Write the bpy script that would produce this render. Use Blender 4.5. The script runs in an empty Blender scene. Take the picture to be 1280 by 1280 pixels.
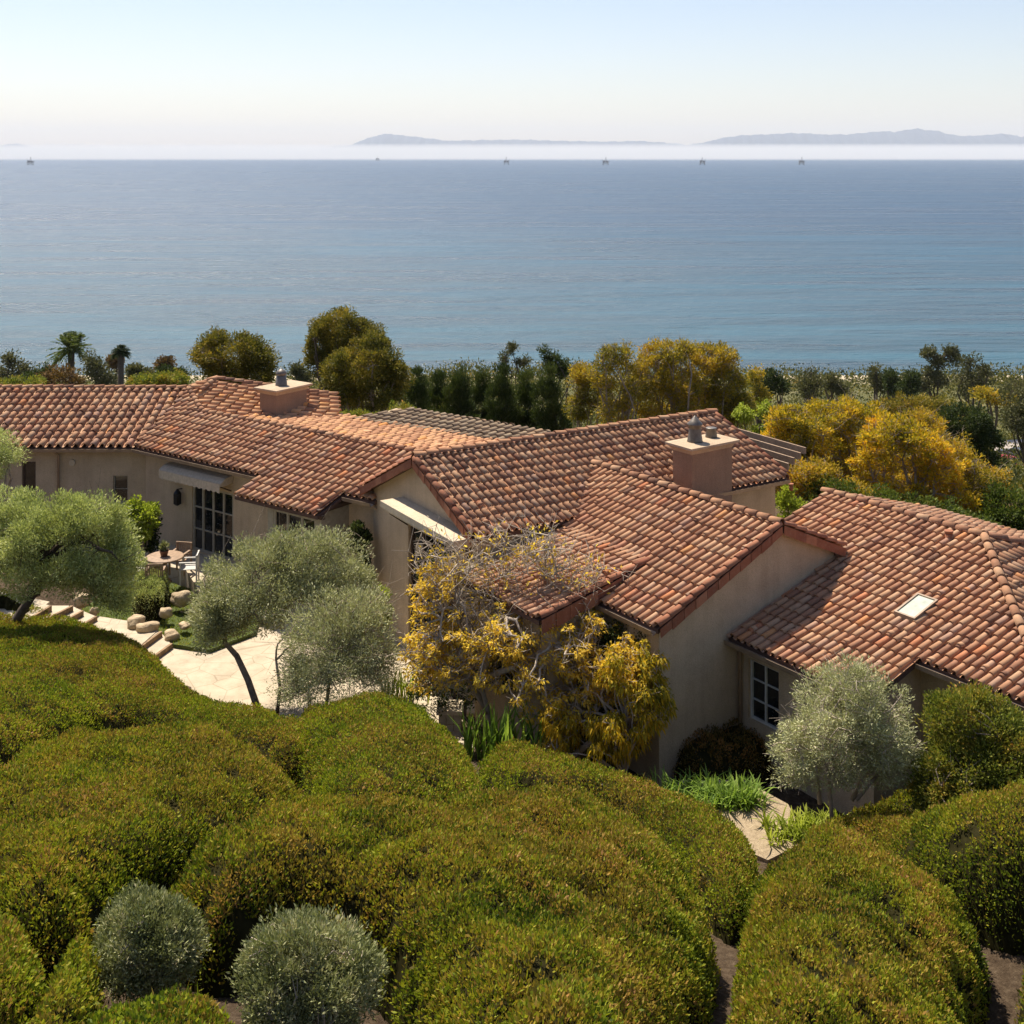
import bpy, math, random
import numpy as np
from mathutils import Vector
random.seed(7); rng = np.random.default_rng(11)
sc = bpy.context.scene; col = sc.collection
PI = math.pi
# ------------------------------------------------------------ camera, sky, sun, exposure
F = 1500.0; HV = 193.0                      # focal length and horizon line of the photograph, in its pixels
cam = bpy.data.cameras.new('camera'); camo = bpy.data.objects.new('camera', cam); col.objects.link(camo)
camo.location = (0, 0, 0); camo.rotation_euler = (PI/2, 0, 0)
cam.sensor_width = 36; cam.lens = F/1280*36; cam.shift_y = -(640-HV)/1280
cam.clip_start = 0.3; cam.clip_end = 120000
sc.camera = camo
SUN_EL = math.radians(59); SX, SY = -0.55, 0.835       # horizontal direction towards the sun
w = bpy.data.worlds.new('World'); sc.world = w; w.use_nodes = True
nt = w.node_tree; bg = nt.nodes['Background']
sky = nt.nodes.new('ShaderNodeTexSky'); sky.sky_type = 'NISHITA'; sky.sun_disc = False
sky.sun_elevation = SUN_EL; sky.sun_rotation = math.atan2(SX, SY)
sky.altitude = 0; sky.air_density = 1.0; sky.dust_density = 0.6; sky.ozone_density = 1.0
wm = nt.nodes.new('ShaderNodeMix'); wm.data_type = 'RGBA'; wm.blend_type = 'MULTIPLY'; wm.inputs[0].default_value = 1.0
wm.inputs[7].default_value = (1.0, .92, .93, 1)               # coastal air: the clear blue a little milkier
nt.links.new(sky.outputs[0], wm.inputs[6]); nt.links.new(wm.outputs[2], bg.inputs[0]); bg.inputs[1].default_value = 0.09
sl = bpy.data.lights.new('sun', 'SUN'); so = bpy.data.objects.new('sun', sl); col.objects.link(so)
sl.energy = 5.0; sl.angle = math.radians(0.53); sl.color = (1.0, 0.90, 0.75)
sd = Vector((SX*math.cos(SUN_EL), SY*math.cos(SUN_EL), math.sin(SUN_EL))).normalized()
so.rotation_euler = sd.to_track_quat('Z', 'Y').to_euler()
sc.view_settings.view_transform = 'Standard'; sc.view_settings.look = 'None'
sc.view_settings.exposure = 0.75; sc.view_settings.gamma = 1.0
sc.render.engine = 'CYCLES'
sc.cycles.volume_bounces = 1; sc.cycles.max_bounces = 6; sc.cycles.transparent_max_bounces = 6

# ------------------------------------------------------------ helpers
def P(u, v, z):                                     # point of the photograph at a known height
    D = -z*F/(v-HV); return Vector(((u-640)/F*D, D, z))
def PD(u, v, D): return Vector(((u-640)/F*D, D, -(v-HV)/F*D))
def V(*a): return Vector(a)
def tag(o, label=None, cat=None, group=None, kind=None):
    if label: o['label'] = label
    if cat: o['category'] = cat
    if group: o['group'] = group
    if kind: o['kind'] = kind
    return o
def empty(name, loc, label, cat, group=None):
    o = bpy.data.objects.new(name, None); col.objects.link(o); o.location = loc; o.empty_display_size = .2
    return tag(o, label, cat, group)
def link_mesh(name, me, parent=None):
    o = bpy.data.objects.new(name, me); col.objects.link(o)
    if parent is not None:
        o.parent = parent
        par = parent; off = Vector((0, 0, 0))
        while par is not None: off += par.location; par = par.parent
        o.location = -off
    return o
def mesh_np(name, verts, quads, mats, parent=None, midx=None, smooth=False, tris=None):
    me = bpy.data.meshes.new(name)
    verts = np.asarray(verts, dtype=np.float32).reshape(-1, 3); quads = np.asarray(quads, dtype=np.int32).reshape(-1, 4)
    me.vertices.add(len(verts)); me.vertices.foreach_set('co', verts.ravel())
    nq = len(quads); nl = nq*4; idx = quads.ravel()
    starts = np.arange(nq, dtype=np.int32)*4; tot = np.full(nq, 4, np.int32)
    if tris is not None and len(tris):
        tris = np.asarray(tris, dtype=np.int32).reshape(-1, 3); idx = np.concatenate([idx, tris.ravel()])
        starts = np.concatenate([starts, nl+np.arange(len(tris), dtype=np.int32)*3]); tot = np.concatenate([tot, np.full(len(tris), 3, np.int32)])
    me.loops.add(len(idx)); me.loops.foreach_set('vertex_index', idx.astype(np.int32))
    me.polygons.add(len(starts)); me.polygons.foreach_set('loop_start', starts.astype(np.int32)); me.polygons.foreach_set('loop_total', tot)
    if midx is not None: me.polygons.foreach_set('material_index', np.asarray(midx, dtype=np.int32))
    if smooth: me.polygons.foreach_set('use_smooth', np.ones(len(starts), dtype=bool))
    for m in (mats if isinstance(mats, (list, tuple)) else [mats]): me.materials.append(m)
    me.update(calc_edges=True); me.validate()
    return link_mesh(name, me, parent)
class MB:
    """collects boxes, prisms and tubes; build() links them as one mesh object"""
    def __init__(s): s.v = []; s.f = []; s.m = []; s.cur = 0; s.sm = []
    def face(s, pts, smooth=False):
        n = len(s.v); s.v += [tuple(p) for p in pts]; s.f.append(tuple(range(n, n+len(pts)))); s.m.append(s.cur); s.sm.append(smooth)
    def idx(s, pts, faces, smooth=False):
        n = len(s.v); s.v += [tuple(p) for p in pts]
        for f in faces: s.f.append(tuple(n+i for i in f)); s.m.append(s.cur); s.sm.append(smooth)
    def prism(s, pts, d):                            # polygon pushed along d
        pts = [Vector(p) for p in pts]; d = Vector(d); n = len(pts); q = [p+d for p in pts]
        s.idx(pts+q, [tuple(range(n))[::-1], tuple(range(n, 2*n))] + [(i, (i+1) % n, n+(i+1) % n, n+i) for i in range(n)])
    def box(s, c, ax, ay, az):                       # centre and three half-axis vectors
        c = Vector(c); ax = Vector(ax); ay = Vector(ay); az = Vector(az)
        s.prism([c-ax-ay-az, c+ax-ay-az, c+ax+ay-az, c-ax+ay-az], 2*az)
    def abox(s, x0, x1, y0, y1, z0, z1):
        s.box(((x0+x1)/2, (y0+y1)/2, (z0+z1)/2), ((x1-x0)/2, 0, 0), (0, (y1-y0)/2, 0), (0, 0, (z1-z0)/2))
    def tube(s, path, k=6, cap=True):                # path: list of (point, radius)
        n = len(s.v); rings = []; pv = None
        for i, (p, r) in enumerate(path):
            p = Vector(p); a = Vector(path[max(i-1, 0)][0]); b = Vector(path[min(i+1, len(path)-1)][0])
            t = (b-a); t = t.normalized() if t.length > 1e-9 else Vector((0, 0, 1))
            if pv is None: pv = t.orthogonal().normalized()
            else:
                pv = pv - t*pv.dot(t); pv = pv.normalized() if pv.length > 1e-6 else t.orthogonal().normalized()
            w_ = t.cross(pv)
            for j in range(k):
                an = 2*PI*j/k; s.v.append(tuple(p+(pv*math.cos(an)+w_*math.sin(an))*r))
        for i in range(len(path)-1):
            for j in range(k):
                s.f.append((n+i*k+j, n+i*k+(j+1) % k, n+(i+1)*k+(j+1) % k, n+(i+1)*k+j)); s.m.append(s.cur); s.sm.append(True)
        if cap:
            s.f.append(tuple(n+j for j in range(k))[::-1]); s.m.append(s.cur); s.sm.append(False)
            e = n+(len(path)-1)*k; s.f.append(tuple(e+j for j in range(k))); s.m.append(s.cur); s.sm.append(False)
    def lathe(s, c, prof, k=16): s.tube([((c[0], c[1], c[2]+z), r) for r, z in prof], k)
    def build(s, name, mats, parent=None, bevel=0):
        me = bpy.data.meshes.new(name); me.from_pydata(s.v, [], s.f)
        for m in (mats if isinstance(mats, (list, tuple)) else [mats]): me.materials.append(m)
        me.polygons.foreach_set('material_index', s.m); me.polygons.foreach_set('use_smooth', s.sm)
        me.update(); o = link_mesh(name, me, parent)
        if bevel:
            b = o.modifiers.new('bevel', 'BEVEL'); b.width = bevel; b.segments = 2; b.limit_method = 'ANGLE'
        return o

# ------------------------------------------------------------ materials
def nodes(name):
    m = bpy.data.materials.new(name); m.use_nodes = True; t = m.node_tree
    return m, t, t.nodes['Principled BSDF'], t.nodes['Material Output']
def ramp(t, fac, cols, interp='LINEAR'):
    r = t.nodes.new('ShaderNodeValToRGB'); r.color_ramp.interpolation = interp
    el = r.color_ramp.elements
    while len(el) < len(cols): el.new(0.5)
    for e, (p, c) in zip(el, cols): e.position = p; e.color = (c[0], c[1], c[2], 1)
    t.links.new(fac, r.inputs[0]); return r.outputs[0]
def noise(t, scale, detail=4, rough=.55, vec=None, dist=0, coord='Object'):
    n = t.nodes.new('ShaderNodeTexNoise'); n.inputs['Scale'].default_value = scale; n.inputs['Detail'].default_value = detail
    n.inputs['Roughness'].default_value = rough; n.inputs['Distortion'].default_value = dist
    if vec is None:
        g = t.nodes.new('ShaderNodeNewGeometry'); vec = g.outputs['Position']
    t.links.new(vec, n.inputs['Vector']); return n.outputs[0]
def mathn(t, op, a, b=None, c=None):
    n = t.nodes.new('ShaderNodeMath'); n.operation = op
    for i, x in enumerate((a, b, c)):
        if x is None: continue
        if isinstance(x, (int, float)): n.inputs[i].default_value = x
        else: t.links.new(x, n.inputs[i])
    return n.outputs[0]
def mixc(t, fac, a, b, mode='MIX'):
    n = t.nodes.new('ShaderNodeMix'); n.data_type = 'RGBA'; n.blend_type = mode
    if isinstance(fac, (int, float)): n.inputs[0].default_value = fac
    else: t.links.new(fac, n.inputs[0])
    for i, x in ((6, a), (7, b)):
        if isinstance(x, (tuple, list)): n.inputs[i].default_value = (x[0], x[1], x[2], 1)
        else: t.links.new(x, n.inputs[i])
    return n.outputs[2]
def bump(t, h, dist, strength=1.0):
    b = t.nodes.new('ShaderNodeBump'); b.inputs['Distance'].default_value = dist; b.inputs['Strength'].default_value = strength
    t.links.new(h, b.inputs['Height']); return b.outputs[0]
def plain(name, c, rough=.7, metal=0, var=.15, scale=3, bmp=0, bscale=40, spec=.5):
    m, t, b, o = nodes(name)
    n = noise(t, scale, 5); lo = [x*(1-var) for x in c]; hi = [min(1, x*(1+var)) for x in c]
    t.links.new(ramp(t, n, [(.3, lo), (.7, hi)]), b.inputs['Base Color'])
    b.inputs['Roughness'].default_value = rough; b.inputs['Metallic'].default_value = metal; b.inputs['Specular IOR Level'].default_value = spec
    if bmp: t.links.new(bump(t, noise(t, bscale, 4), bmp), b.inputs['Normal'])
    return m
def leafmat(name, cols, nscale=.8, namp=.9, trans=.28, rough=.6, fine=0):
    """cols: colour stops along a mix of per-leaf chance and a slow noise"""
    m, t, b, o = nodes(name)
    g = t.nodes.new('ShaderNodeNewGeometry')
    n = noise(t, nscale, 3, .6)
    f = mathn(t, 'ADD', mathn(t, 'MULTIPLY', g.outputs['Random Per Island'], .55), mathn(t, 'MULTIPLY', mathn(t, 'SUBTRACT', n, .5), namp*2))
    f = mathn(t, 'ADD', f, .22)
    c = ramp(t, f, cols)
    t.links.new(c, b.inputs['Base Color']); b.inputs['Roughness'].default_value = rough
    b.inputs['Specular IOR Level'].default_value = .12
    tr = t.nodes.new('ShaderNodeBsdfTranslucent'); t.links.new(mixc(t, .5, c, mixc(t, 1.0, c, (1.6, 1.7, .6), 'MULTIPLY')), tr.inputs[0])
    mx = t.nodes.new('ShaderNodeMixShader'); mx.inputs[0].default_value = trans
    t.links.new(b.outputs[0], mx.inputs[1]); t.links.new(tr.outputs[0], mx.inputs[2]); t.links.new(mx.outputs[0], o.inputs[0])
    return m
M = {}
def terracotta(name, stops, stain=.35):
    m, t, b, o = nodes(name)
    g = t.nodes.new('ShaderNodeNewGeometry')
    c = ramp(t, g.outputs['Random Per Island'], stops)
    n1 = ramp(t, noise(t, 5, 6, .7), [(.35, (.55, .5, .48)), (.62, (1, 1, 1))])
    c = mixc(t, stain, c, n1, 'MULTIPLY')
    n2 = ramp(t, noise(t, 16, 5, .75), [(.52, (0, 0, 0)), (.75, (1, 1, 1))])
    c = mixc(t, mathn(t, 'MULTIPLY', n2, .35), c, (.42, .35, .27))
    n3 = ramp(t, noise(t, 1.1, 5, .7), [(.56, (0, 0, 0)), (.7, (1, 1, 1))])
    c = mixc(t, mathn(t, 'MULTIPLY', n3, .3), c, (.18, .11, .07))
    t.links.new(c, b.inputs['Base Color']); b.inputs['Roughness'].default_value = .85
    b.inputs['Specular IOR Level'].default_value = .1
    t.links.new(bump(t, noise(t, 60, 4), .004), b.inputs['Normal'])
    return m
TC = [(0, (.20, .11, .075)), (.06, (.33, .165, .10)), (.3, (.43, .225, .13)), (.6, (.48, .265, .15)), (.88, (.53, .33, .20)), (.95, (.42, .255, .18)), (.98, (.54, .21, .10)), (1, (.60, .31, .13))]

M['tile'] = terracotta('terracotta_tile', TC)
M['tile_dark'] = terracotta('weathered_terracotta', [(p, (c[0]*.9, c[1]*.82, c[2]*.82)) for p, c in TC])
M['tile_orange'] = terracotta('orange_terracotta', [(0, (.36, .18, .10)), (.3, (.50, .26, .14)), (.6, (.56, .31, .17)), (.9, (.60, .34, .17)), (1, (.66, .30, .10))], .3)  # more orange tile colour for the roof planes behind the ridge
M['tile_grey'] = terracotta('lichened_terracotta', [(0, (.20, .15, .10)), (.4, (.30, .22, .15)), (.8, (.36, .28, .19)), (1, (.42, .28, .17))], .5)
M['rake'] = terracotta('rake_tile', [(0, (.26, .10, .06)), (.5, (.34, .14, .08)), (1, (.42, .19, .11))], .5)
M['under'] = plain('roof_underlay', (.10, .055, .04), .9)
def stucco(name, c):
    m, t, b, o = nodes(name)
    a = ramp(t, noise(t, 1.3, 6, .65), [(.3, [x*.82 for x in c]), (.7, [x*1.08 for x in c])])
    sp = ramp(t, noise(t, 45, 3, .6), [(.35, (.84, .84, .84)), (.65, (1.08, 1.08, 1.08))])
    g = t.nodes.new('ShaderNodeNewGeometry'); mp = t.nodes.new('ShaderNodeMapping'); mp.inputs['Scale'].default_value = (3.5, 3.5, .28); t.links.new(g.outputs['Position'], mp.inputs[0])
    st = ramp(t, noise(t, 1.6, 6, .7, mp.outputs[0]), [(.36, (.80, .78, .76)), (.55, (1, 1, 1))])
    a = mixc(t, .4, a, st, 'MULTIPLY')
    t.links.new(mixc(t, 1.0, a, sp, 'MULTIPLY'), b.inputs['Base Color']); b.inputs['Roughness'].default_value = .92
    b.inputs['Specular IOR Level'].default_value = .15
    t.links.new(bump(t, noise(t, 30, 6, .7), .03, .7), b.inputs['Normal']); return m
M['stucco'] = stucco('tan_stucco', (.56, .435, .295))
M['stucco2'] = stucco('chimney_stucco', (.33, .215, .145))
M['cap'] = stucco('pale_cap_stucco', (.52, .40, .28))
M['cream'] = stucco('cream_ledge', (.62, .52, .38))
M['wood'] = plain('dark_wood', (.075, .045, .03), .7, scale=8)
M['frame'] = plain('painted_frame', (.34, .30, .23), .5, scale=9)
M['wframe'] = plain('pale_window_frame', (.55, .55, .52), .5)
M['gutter'] = plain('aged_copper_gutter', (.30, .22, .155), .45, .3, .2, 5)
M['pipe'] = plain('tan_painted_pipe', (.33, .23, .15), .5)
M['metal'] = plain('weathered_metal', (.16, .14, .12), .5, .5, .25, 9)
M['black'] = plain('black_metal', (.015, .014, .013), .45, .3)
M['awn'] = plain('awning_canvas', (.50, .40, .29), .8, scale=12)
m, t, b, o = nodes('window_glass'); b.inputs['Base Color'].default_value = (.012, .014, .015, 1); b.inputs['Roughness'].default_value = .04; b.inputs['Specular IOR Level'].default_value = .9; M['glass'] = m
m, t, b, o = nodes('skylight_glass'); b.inputs['Base Color'].default_value = (.50, .52, .46, 1); b.inputs['Roughness'].default_value = .35; M['skyglass'] = m
t.links.new(ramp(t, noise(t, 6, 6, .7), [(.3, (.34, .37, .30)), (.7, (.50, .53, .46))]), b.inputs['Base Color'])
# stone paving
m, t, b, o = nodes('flagstone_paving')
vo = t.nodes.new('ShaderNodeTexVoronoi'); vo.feature = 'DISTANCE_TO_EDGE'; vo.inputs['Scale'].default_value = 1.4
g = t.nodes.new('ShaderNodeNewGeometry'); t.links.new(g.outputs['Position'], vo.inputs['Vector'])
j = ramp(t, vo.outputs['Distance'], [(.006, (.72, .70, .66)), (.02, (1, 1, 1))])
c = ramp(t, noise(t, 2.2, 6, .65), [(.3, (.36, .295, .21)), (.5, (.46, .385, .28)), (.7, (.52, .44, .33))])
t.links.new(mixc(t, 1, c, j, 'MULTIPLY'), b.inputs['Base Color']); b.inputs['Roughness'].default_value = .9
t.links.new(bump(t, noise(t, 25, 5), .01), b.inputs['Normal']); M['paving'] = m
M['riser'] = plain('brown_step_stone', (.24, .155, .085), .9, var=.5, scale=5, bmp=.03, bscale=12)
M['boulder'] = plain('sandstone_boulder', (.42, .32, .20), .9, var=.35, scale=3, bmp=.05, bscale=9)
M['pillar'] = plain('stone_pillar', (.48, .40, .28), .9, var=.2, scale=5, bmp=.01)
M['teak'] = plain('weathered_teak', (.30, .20, .125), .7, var=.25, scale=9)
M['terracotta_pot'] = plain('clay_pot', (.16, .08, .05), .7)
M['white_cushion'] = plain('pale_chair_frame', (.50, .48, .44), .6)
M['bark'] = plain('grey_bark', (.28, .22, .165), .9, var=.45, scale=9, bmp=.02, bscale=25)
M['bark_dark'] = plain('dark_bark', (.09, .065, .045), .9, var=.4, scale=9)
M['bark_pale'] = plain('pale_bark', (.30, .25, .19), .85, var=.3, scale=9)
M['palebare'] = plain('bare_twig_bark', (.40, .33, .26), .85, var=.3, scale=6)
# ground
m, t, b, o = nodes('soil_and_mulch')
g = t.nodes.new('ShaderNodeNewGeometry')
c1 = ramp(t, noise(t, 9, 8, .8), [(.3, (.045, .03, .02)), (.5, (.10, .07, .045)), (.75, (.22, .165, .11))])
c2 = ramp(t, noise(t, .06, 8, .75), [(.3, (.05, .06, .02)), (.5, (.10, .10, .04)), (.7, (.20, .17, .09))])
sx = t.nodes.new('ShaderNodeSeparateXYZ'); t.links.new(g.outputs['Position'], sx.inputs[0])
mr = t.nodes.new('ShaderNodeMapRange'); mr.inputs[1].default_value = 46; mr.inputs[2].default_value = 60; t.links.new(sx.outputs[1], mr.inputs[0])
mr2 = t.nodes.new('ShaderNodeMapRange'); mr2.inputs[1].default_value = 405; mr2.inputs[2].default_value = 418; t.links.new(sx.outputs[1], mr2.inputs[0])
c = mixc(t, mr.outputs[0], c1, c2); c = mixc(t, mr2.outputs[0], c, (.45, .38, .27))
t.links.new(c, b.inputs['Base Color']); b.inputs['Roughness'].default_value = .95; b.inputs['Specular IOR Level'].default_value = .1
t.links.new(bump(t, noise(t, 14, 8, .8), .06), b.inputs['Normal']); M['soil'] = m
m, t, b, o = nodes('dry_soil'); t.links.new(ramp(t, noise(t, 10, 8, .8), [(.3, (.24, .17, .10)), (.7, (.54, .43, .28))]), b.inputs['Base Color']); b.inputs['Roughness'].default_value = .95
t.links.new(bump(t, noise(t, 20, 8, .8), .04), b.inputs['Normal']); M['drysoil'] = m
m, t, b, o = nodes('lawn_grass'); t.links.new(ramp(t, noise(t, 30, 6, .8), [(.3, (.035, .06, .01)), (.7, (.12, .15, .025))]), b.inputs['Base Color']); b.inputs['Roughness'].default_value = .95
t.links.new(bump(t, noise(t, 60, 4, .8), .03), b.inputs['Normal']); M['lawn'] = m
M['road'] = plain('pale_road', (.36, .31, .27), .9)
# sea
m, t, b, o = nodes('sea_water')
g = t.nodes.new('ShaderNodeNewGeometry')
mp = t.nodes.new('ShaderNodeMapping'); mp.inputs['Scale'].default_value = (.25, 1, 1); t.links.new(g.outputs['Position'], mp.inputs[0])
n1 = noise(t, .12, 8, .62, mp.outputs[0]); n2 = noise(t, .012, 6, .6, mp.outputs[0])
mp2 = t.nodes.new('ShaderNodeMapping'); mp2.inputs['Scale'].default_value = (.08, 1, 1); t.links.new(g.outputs['Position'], mp2.inputs[0])
n3 = noise(t, .0016, 6, .7, mp2.outputs[0])
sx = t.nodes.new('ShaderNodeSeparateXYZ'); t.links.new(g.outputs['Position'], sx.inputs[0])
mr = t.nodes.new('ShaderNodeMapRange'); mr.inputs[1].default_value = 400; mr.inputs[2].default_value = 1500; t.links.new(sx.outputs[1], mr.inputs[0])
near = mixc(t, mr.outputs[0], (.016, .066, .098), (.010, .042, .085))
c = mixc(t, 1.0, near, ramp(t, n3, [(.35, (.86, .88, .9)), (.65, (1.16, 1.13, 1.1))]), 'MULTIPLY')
mp3 = t.nodes.new('ShaderNodeMapping'); mp3.inputs['Scale'].default_value = (.12, 1, 1); t.links.new(g.outputs['Position'], mp3.inputs[0])
n4 = noise(t, .035, 9, .72, mp3.outputs[0])
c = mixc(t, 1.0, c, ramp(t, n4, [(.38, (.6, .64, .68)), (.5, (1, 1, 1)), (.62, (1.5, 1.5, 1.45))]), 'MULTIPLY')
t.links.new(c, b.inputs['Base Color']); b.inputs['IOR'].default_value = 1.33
t.links.new(mathn(t, 'ADD', mathn(t, 'MULTIPLY', n4, .5), mathn(t, 'MULTIPLY', n3, .12)), b.inputs['Roughness'])
h = mathn(t, 'ADD', mathn(t, 'MULTIPLY', n1, 1.0), mathn(t, 'MULTIPLY', n2, 3.0))
t.links.new(bump(t, h, 4.5, 1.0), b.inputs['Normal']); M['sea'] = m
M['hills'] = plain('far_island', (.03, .045, .07), .95, scale=.001)
M['platform'] = plain('platform_steel', (.10, .09, .09), .7)
# foliage (leaf colours)
L = {}
L['mound'] = leafmat('clipped_shrub_leaf', [(0, (0.0261, 0.0465, 0.00792)), (.22, (0.0839, 0.12, 0.0132)), (.42, (0.197, 0.232, 0.0185)), (.6, (0.308, 0.319, 0.0264)), (.78, (0.355, 0.261, 0.037)), (.92, (0.374, 0.204, 0.0594)), (1, (0.41, 0.214, 0.0792))], .75, .75, .3)
L['mound_green'] = leafmat('green_shrub_leaf', [(0, (0.0336, 0.0653, 0.0106)), (.25, (0.103, 0.149, 0.0158)), (.55, (0.243, 0.289, 0.0211)), (.8, (0.355, 0.355, 0.033)), (1, (0.318, 0.206, 0.0528))], .9, .6, .3)
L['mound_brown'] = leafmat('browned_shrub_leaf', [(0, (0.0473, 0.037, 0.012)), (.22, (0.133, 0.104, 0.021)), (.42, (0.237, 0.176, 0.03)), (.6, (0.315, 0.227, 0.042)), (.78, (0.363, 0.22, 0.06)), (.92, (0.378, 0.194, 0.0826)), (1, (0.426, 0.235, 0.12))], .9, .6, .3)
L['shade_core'] = plain('shrub_shade_core', (.022, .020, .008), 1, var=.4, scale=8, spec=0)  # near-black filler, shade among the leaves put into its colour
L['olive'] = leafmat('olive_leaf', [(0, (0.105, 0.13, 0.043)), (.3, (0.273, 0.314, 0.107)), (.6, (0.46, 0.491, 0.19)), (.85, (0.691, 0.712, 0.331)), (1, (0.85, 0.85, 0.463))], .9, .35, .2)
L['olive2'] = leafmat('silver_olive_leaf', [(0, (0.132, 0.14, 0.0624)), (.3, (0.314, 0.323, 0.16)), (.6, (0.512, 0.512, 0.277)), (.85, (0.696, 0.696, 0.416)), (1, (0.828, 0.828, 0.527))], .9, .35, .14)
L['olive3'] = leafmat('pale_olive_leaf', [(0, (0.12, 0.126, 0.06)), (.3, (0.264, 0.276, 0.138)), (.6, (0.432, 0.432, 0.24)), (.85, (0.564, 0.552, 0.348)), (1, (0.66, 0.636, 0.432))], .9, .35, .18)
L['shrubtip'] = leafmat('yellow_tipped_leaf', [(0, (.05, .07, .015)), (.35, (.14, .17, .03)), (.65, (.26, .25, .04)), (.85, (.36, .26, .05)), (1, (.40, .20, .05))], 1.6, .8, .3)
L['grey'] = leafmat('grey_shrub_leaf', [(0, (0.084, 0.0896, 0.0333)), (.3, (0.192, 0.213, 0.0855)), (.6, (0.324, 0.336, 0.162)), (.85, (0.456, 0.426, 0.247)), (1, (0.504, 0.403, 0.247))], 3.5, .8, .15)
L['yellow'] = leafmat('golden_leaf', [(0, (0.281, 0.217, 0.0601)), (.3, (0.596, 0.398, 0.0601)), (.6, (0.85, 0.579, 0.0751)), (.85, (0.85, 0.724, 0.15)), (1, (0.702, 0.362, 0.0901))], 1.2, .5, .4)
L['goldgreen'] = leafmat('gold_green_leaf', [(0, (0.084, 0.084, 0.0168)), (.3, (0.21, 0.182, 0.024)), (.55, (0.378, 0.273, 0.03)), (.8, (0.532, 0.336, 0.036)), (1, (0.504, 0.252, 0.042))], .35, .8, .35)
L['goldbright'] = leafmat('bright_gold_leaf', [(0, (0.0945, 0.102, 0.0154)), (.25, (0.27, 0.233, 0.022)), (.5, (0.54, 0.37, 0.0275)), (.8, (0.756, 0.465, 0.033)), (1, (0.621, 0.301, 0.0385))], .35, .8, .38)
L['ficus'] = leafmat('round_tree_leaf', [(0, (0.0338, 0.0405, 0.0108)), (.35, (0.101, 0.101, 0.0203)), (.6, (0.203, 0.169, 0.027)), (.85, (0.324, 0.23, 0.0378)), (1, (0.351, 0.189, 0.0405))], .6, .6, .3)
L['green'] = leafmat('mid_green_leaf', [(0, (.025, .04, .01)), (.4, (.07, .10, .02)), (.75, (.14, .17, .03)), (1, (.22, .2, .05))], .6, .6, .3)
L['dark'] = leafmat('dark_green_leaf', [(0, (0.0156, 0.026, 0.0104)), (.5, (0.0455, 0.065, 0.0195)), (.85, (0.091, 0.111, 0.0325)), (1, (0.156, 0.156, 0.052))], .6, .6, .2)
L['conifer'] = leafmat('conifer_needle', [(0, (0.018, 0.03, 0.012)), (.5, (0.06, 0.0825, 0.024)), (.85, (0.112, 0.128, 0.033)), (1, (0.165, 0.158, 0.045))], .5, .6, .2)
L['lime'] = leafmat('lime_leaf', [(0, (.10, .15, .02)), (.4, (.25, .30, .03)), (.8, (.42, .46, .08)), (1, (.5, .5, .15))], 1.5, .5, .4)
L['euc'] = leafmat('dusty_leaf', [(0, (0.0455, 0.0494, 0.0242)), (.5, (0.111, 0.111, 0.0495)), (1, (0.208, 0.189, 0.088))], .3, .6, .2)
L['brown'] = leafmat('brown_green_leaf', [(0, (.05, .035, .015)), (.5, (.14, .085, .03)), (1, (.24, .13, .04))], .3, .6, .2)
L['strap'] = leafmat('strap_leaf', [(0, (.05, .10, .015)), (.4, (.14, .23, .035)), (.8, (.28, .38, .07)), (1, (.42, .46, .14))], 3, .4, .35)
L['copper'] = leafmat('copper_tip_leaf', [(0, (0.042, 0.042, 0.0112)), (.35, (0.112, 0.091, 0.021)), (.6, (0.28, 0.168, 0.042)), (.85, (0.448, 0.21, 0.07)), (1, (0.532, 0.28, 0.112))], 1.4, .7, .3)
L['scrub'] = leafmat('hillside_leaf', [(0, (.02, .03, .008)), (.3, (.06, .07, .018)), (.6, (.12, .115, .025)), (.85, (.2, .16, .035)), (1, (.26, .17, .05))], .05, .9, .25)

# ------------------------------------------------------------ terrain
YBX = np.array([-60, -14, -9, -6, -2.6, 1.7, 5, 9, 15, 40]); YBY = np.array([40, 32, 30.2, 27.6, 27.4, 25, 22.6, 19.6, 16, 8.])
PRY = np.array([46, 60, 80, 100, 120, 250, 400, 430, 445, 600]); PRZ = np.array([-13.3, -18, -23.5, -27.5, -31, -52.5, -77, -79.2, -82, -90.])
def G(x, y):
    x = np.asarray(x, float); y = np.asarray(y, float)
    yb = np.interp(x, YBX, YBY)
    z = np.where(y < yb, -12.95+.30*(yb-y), -12.95)
    z = np.where(y > 46, np.interp(y, PRY, PRZ), z)
    k = np.clip((y-42)/4, 0, 1); z = np.where((y > 42) & (y <= 46), -12.95-.35*k, z)
    far = np.clip((y-60)/100, 0, 1)
    z = z + far*(np.sin(x*.035+1.3)*1.5+np.sin(x*.011+y*.02)*2.0)*np.clip((430-y)/60, 0, 1)
    z = z + 2.5*np.exp(-(np.minimum(x-9.6, 0)/4.0)**2-((y-16.2)/2.3)**2)
    left = np.clip((-12.3-x)/1.2, 0, 1)*np.clip((37-y)/2, 0, 1)
    z = z + left*.75*(y >= yb)
    return z
def Gs(x, y): return float(G(x, y))
ys = np.concatenate([np.arange(-14, 48, .45), np.arange(48, 120, 2.5), np.arange(120, 460, 8)])
xs = np.concatenate([np.arange(-320, -30, 10), np.arange(-30, 30, .5), np.arange(30, 321, 10)])
XX, YY = np.meshgrid(xs, ys); ZZ = G(XX, YY)+.04*np.sin(XX*2.1)*np.cos(YY*1.7)
vv = np.stack([XX, YY, ZZ], -1).reshape(-1, 3); nx, ny = len(xs), len(ys)
ii = (np.arange(ny-1)[:, None]*nx+np.arange(nx-1)[None]).ravel()
tag(mesh_np('ground', vv, np.stack([ii, ii+1, ii+nx+1, ii+nx], 1), M['soil'], smooth=True), kind='structure')
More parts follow.
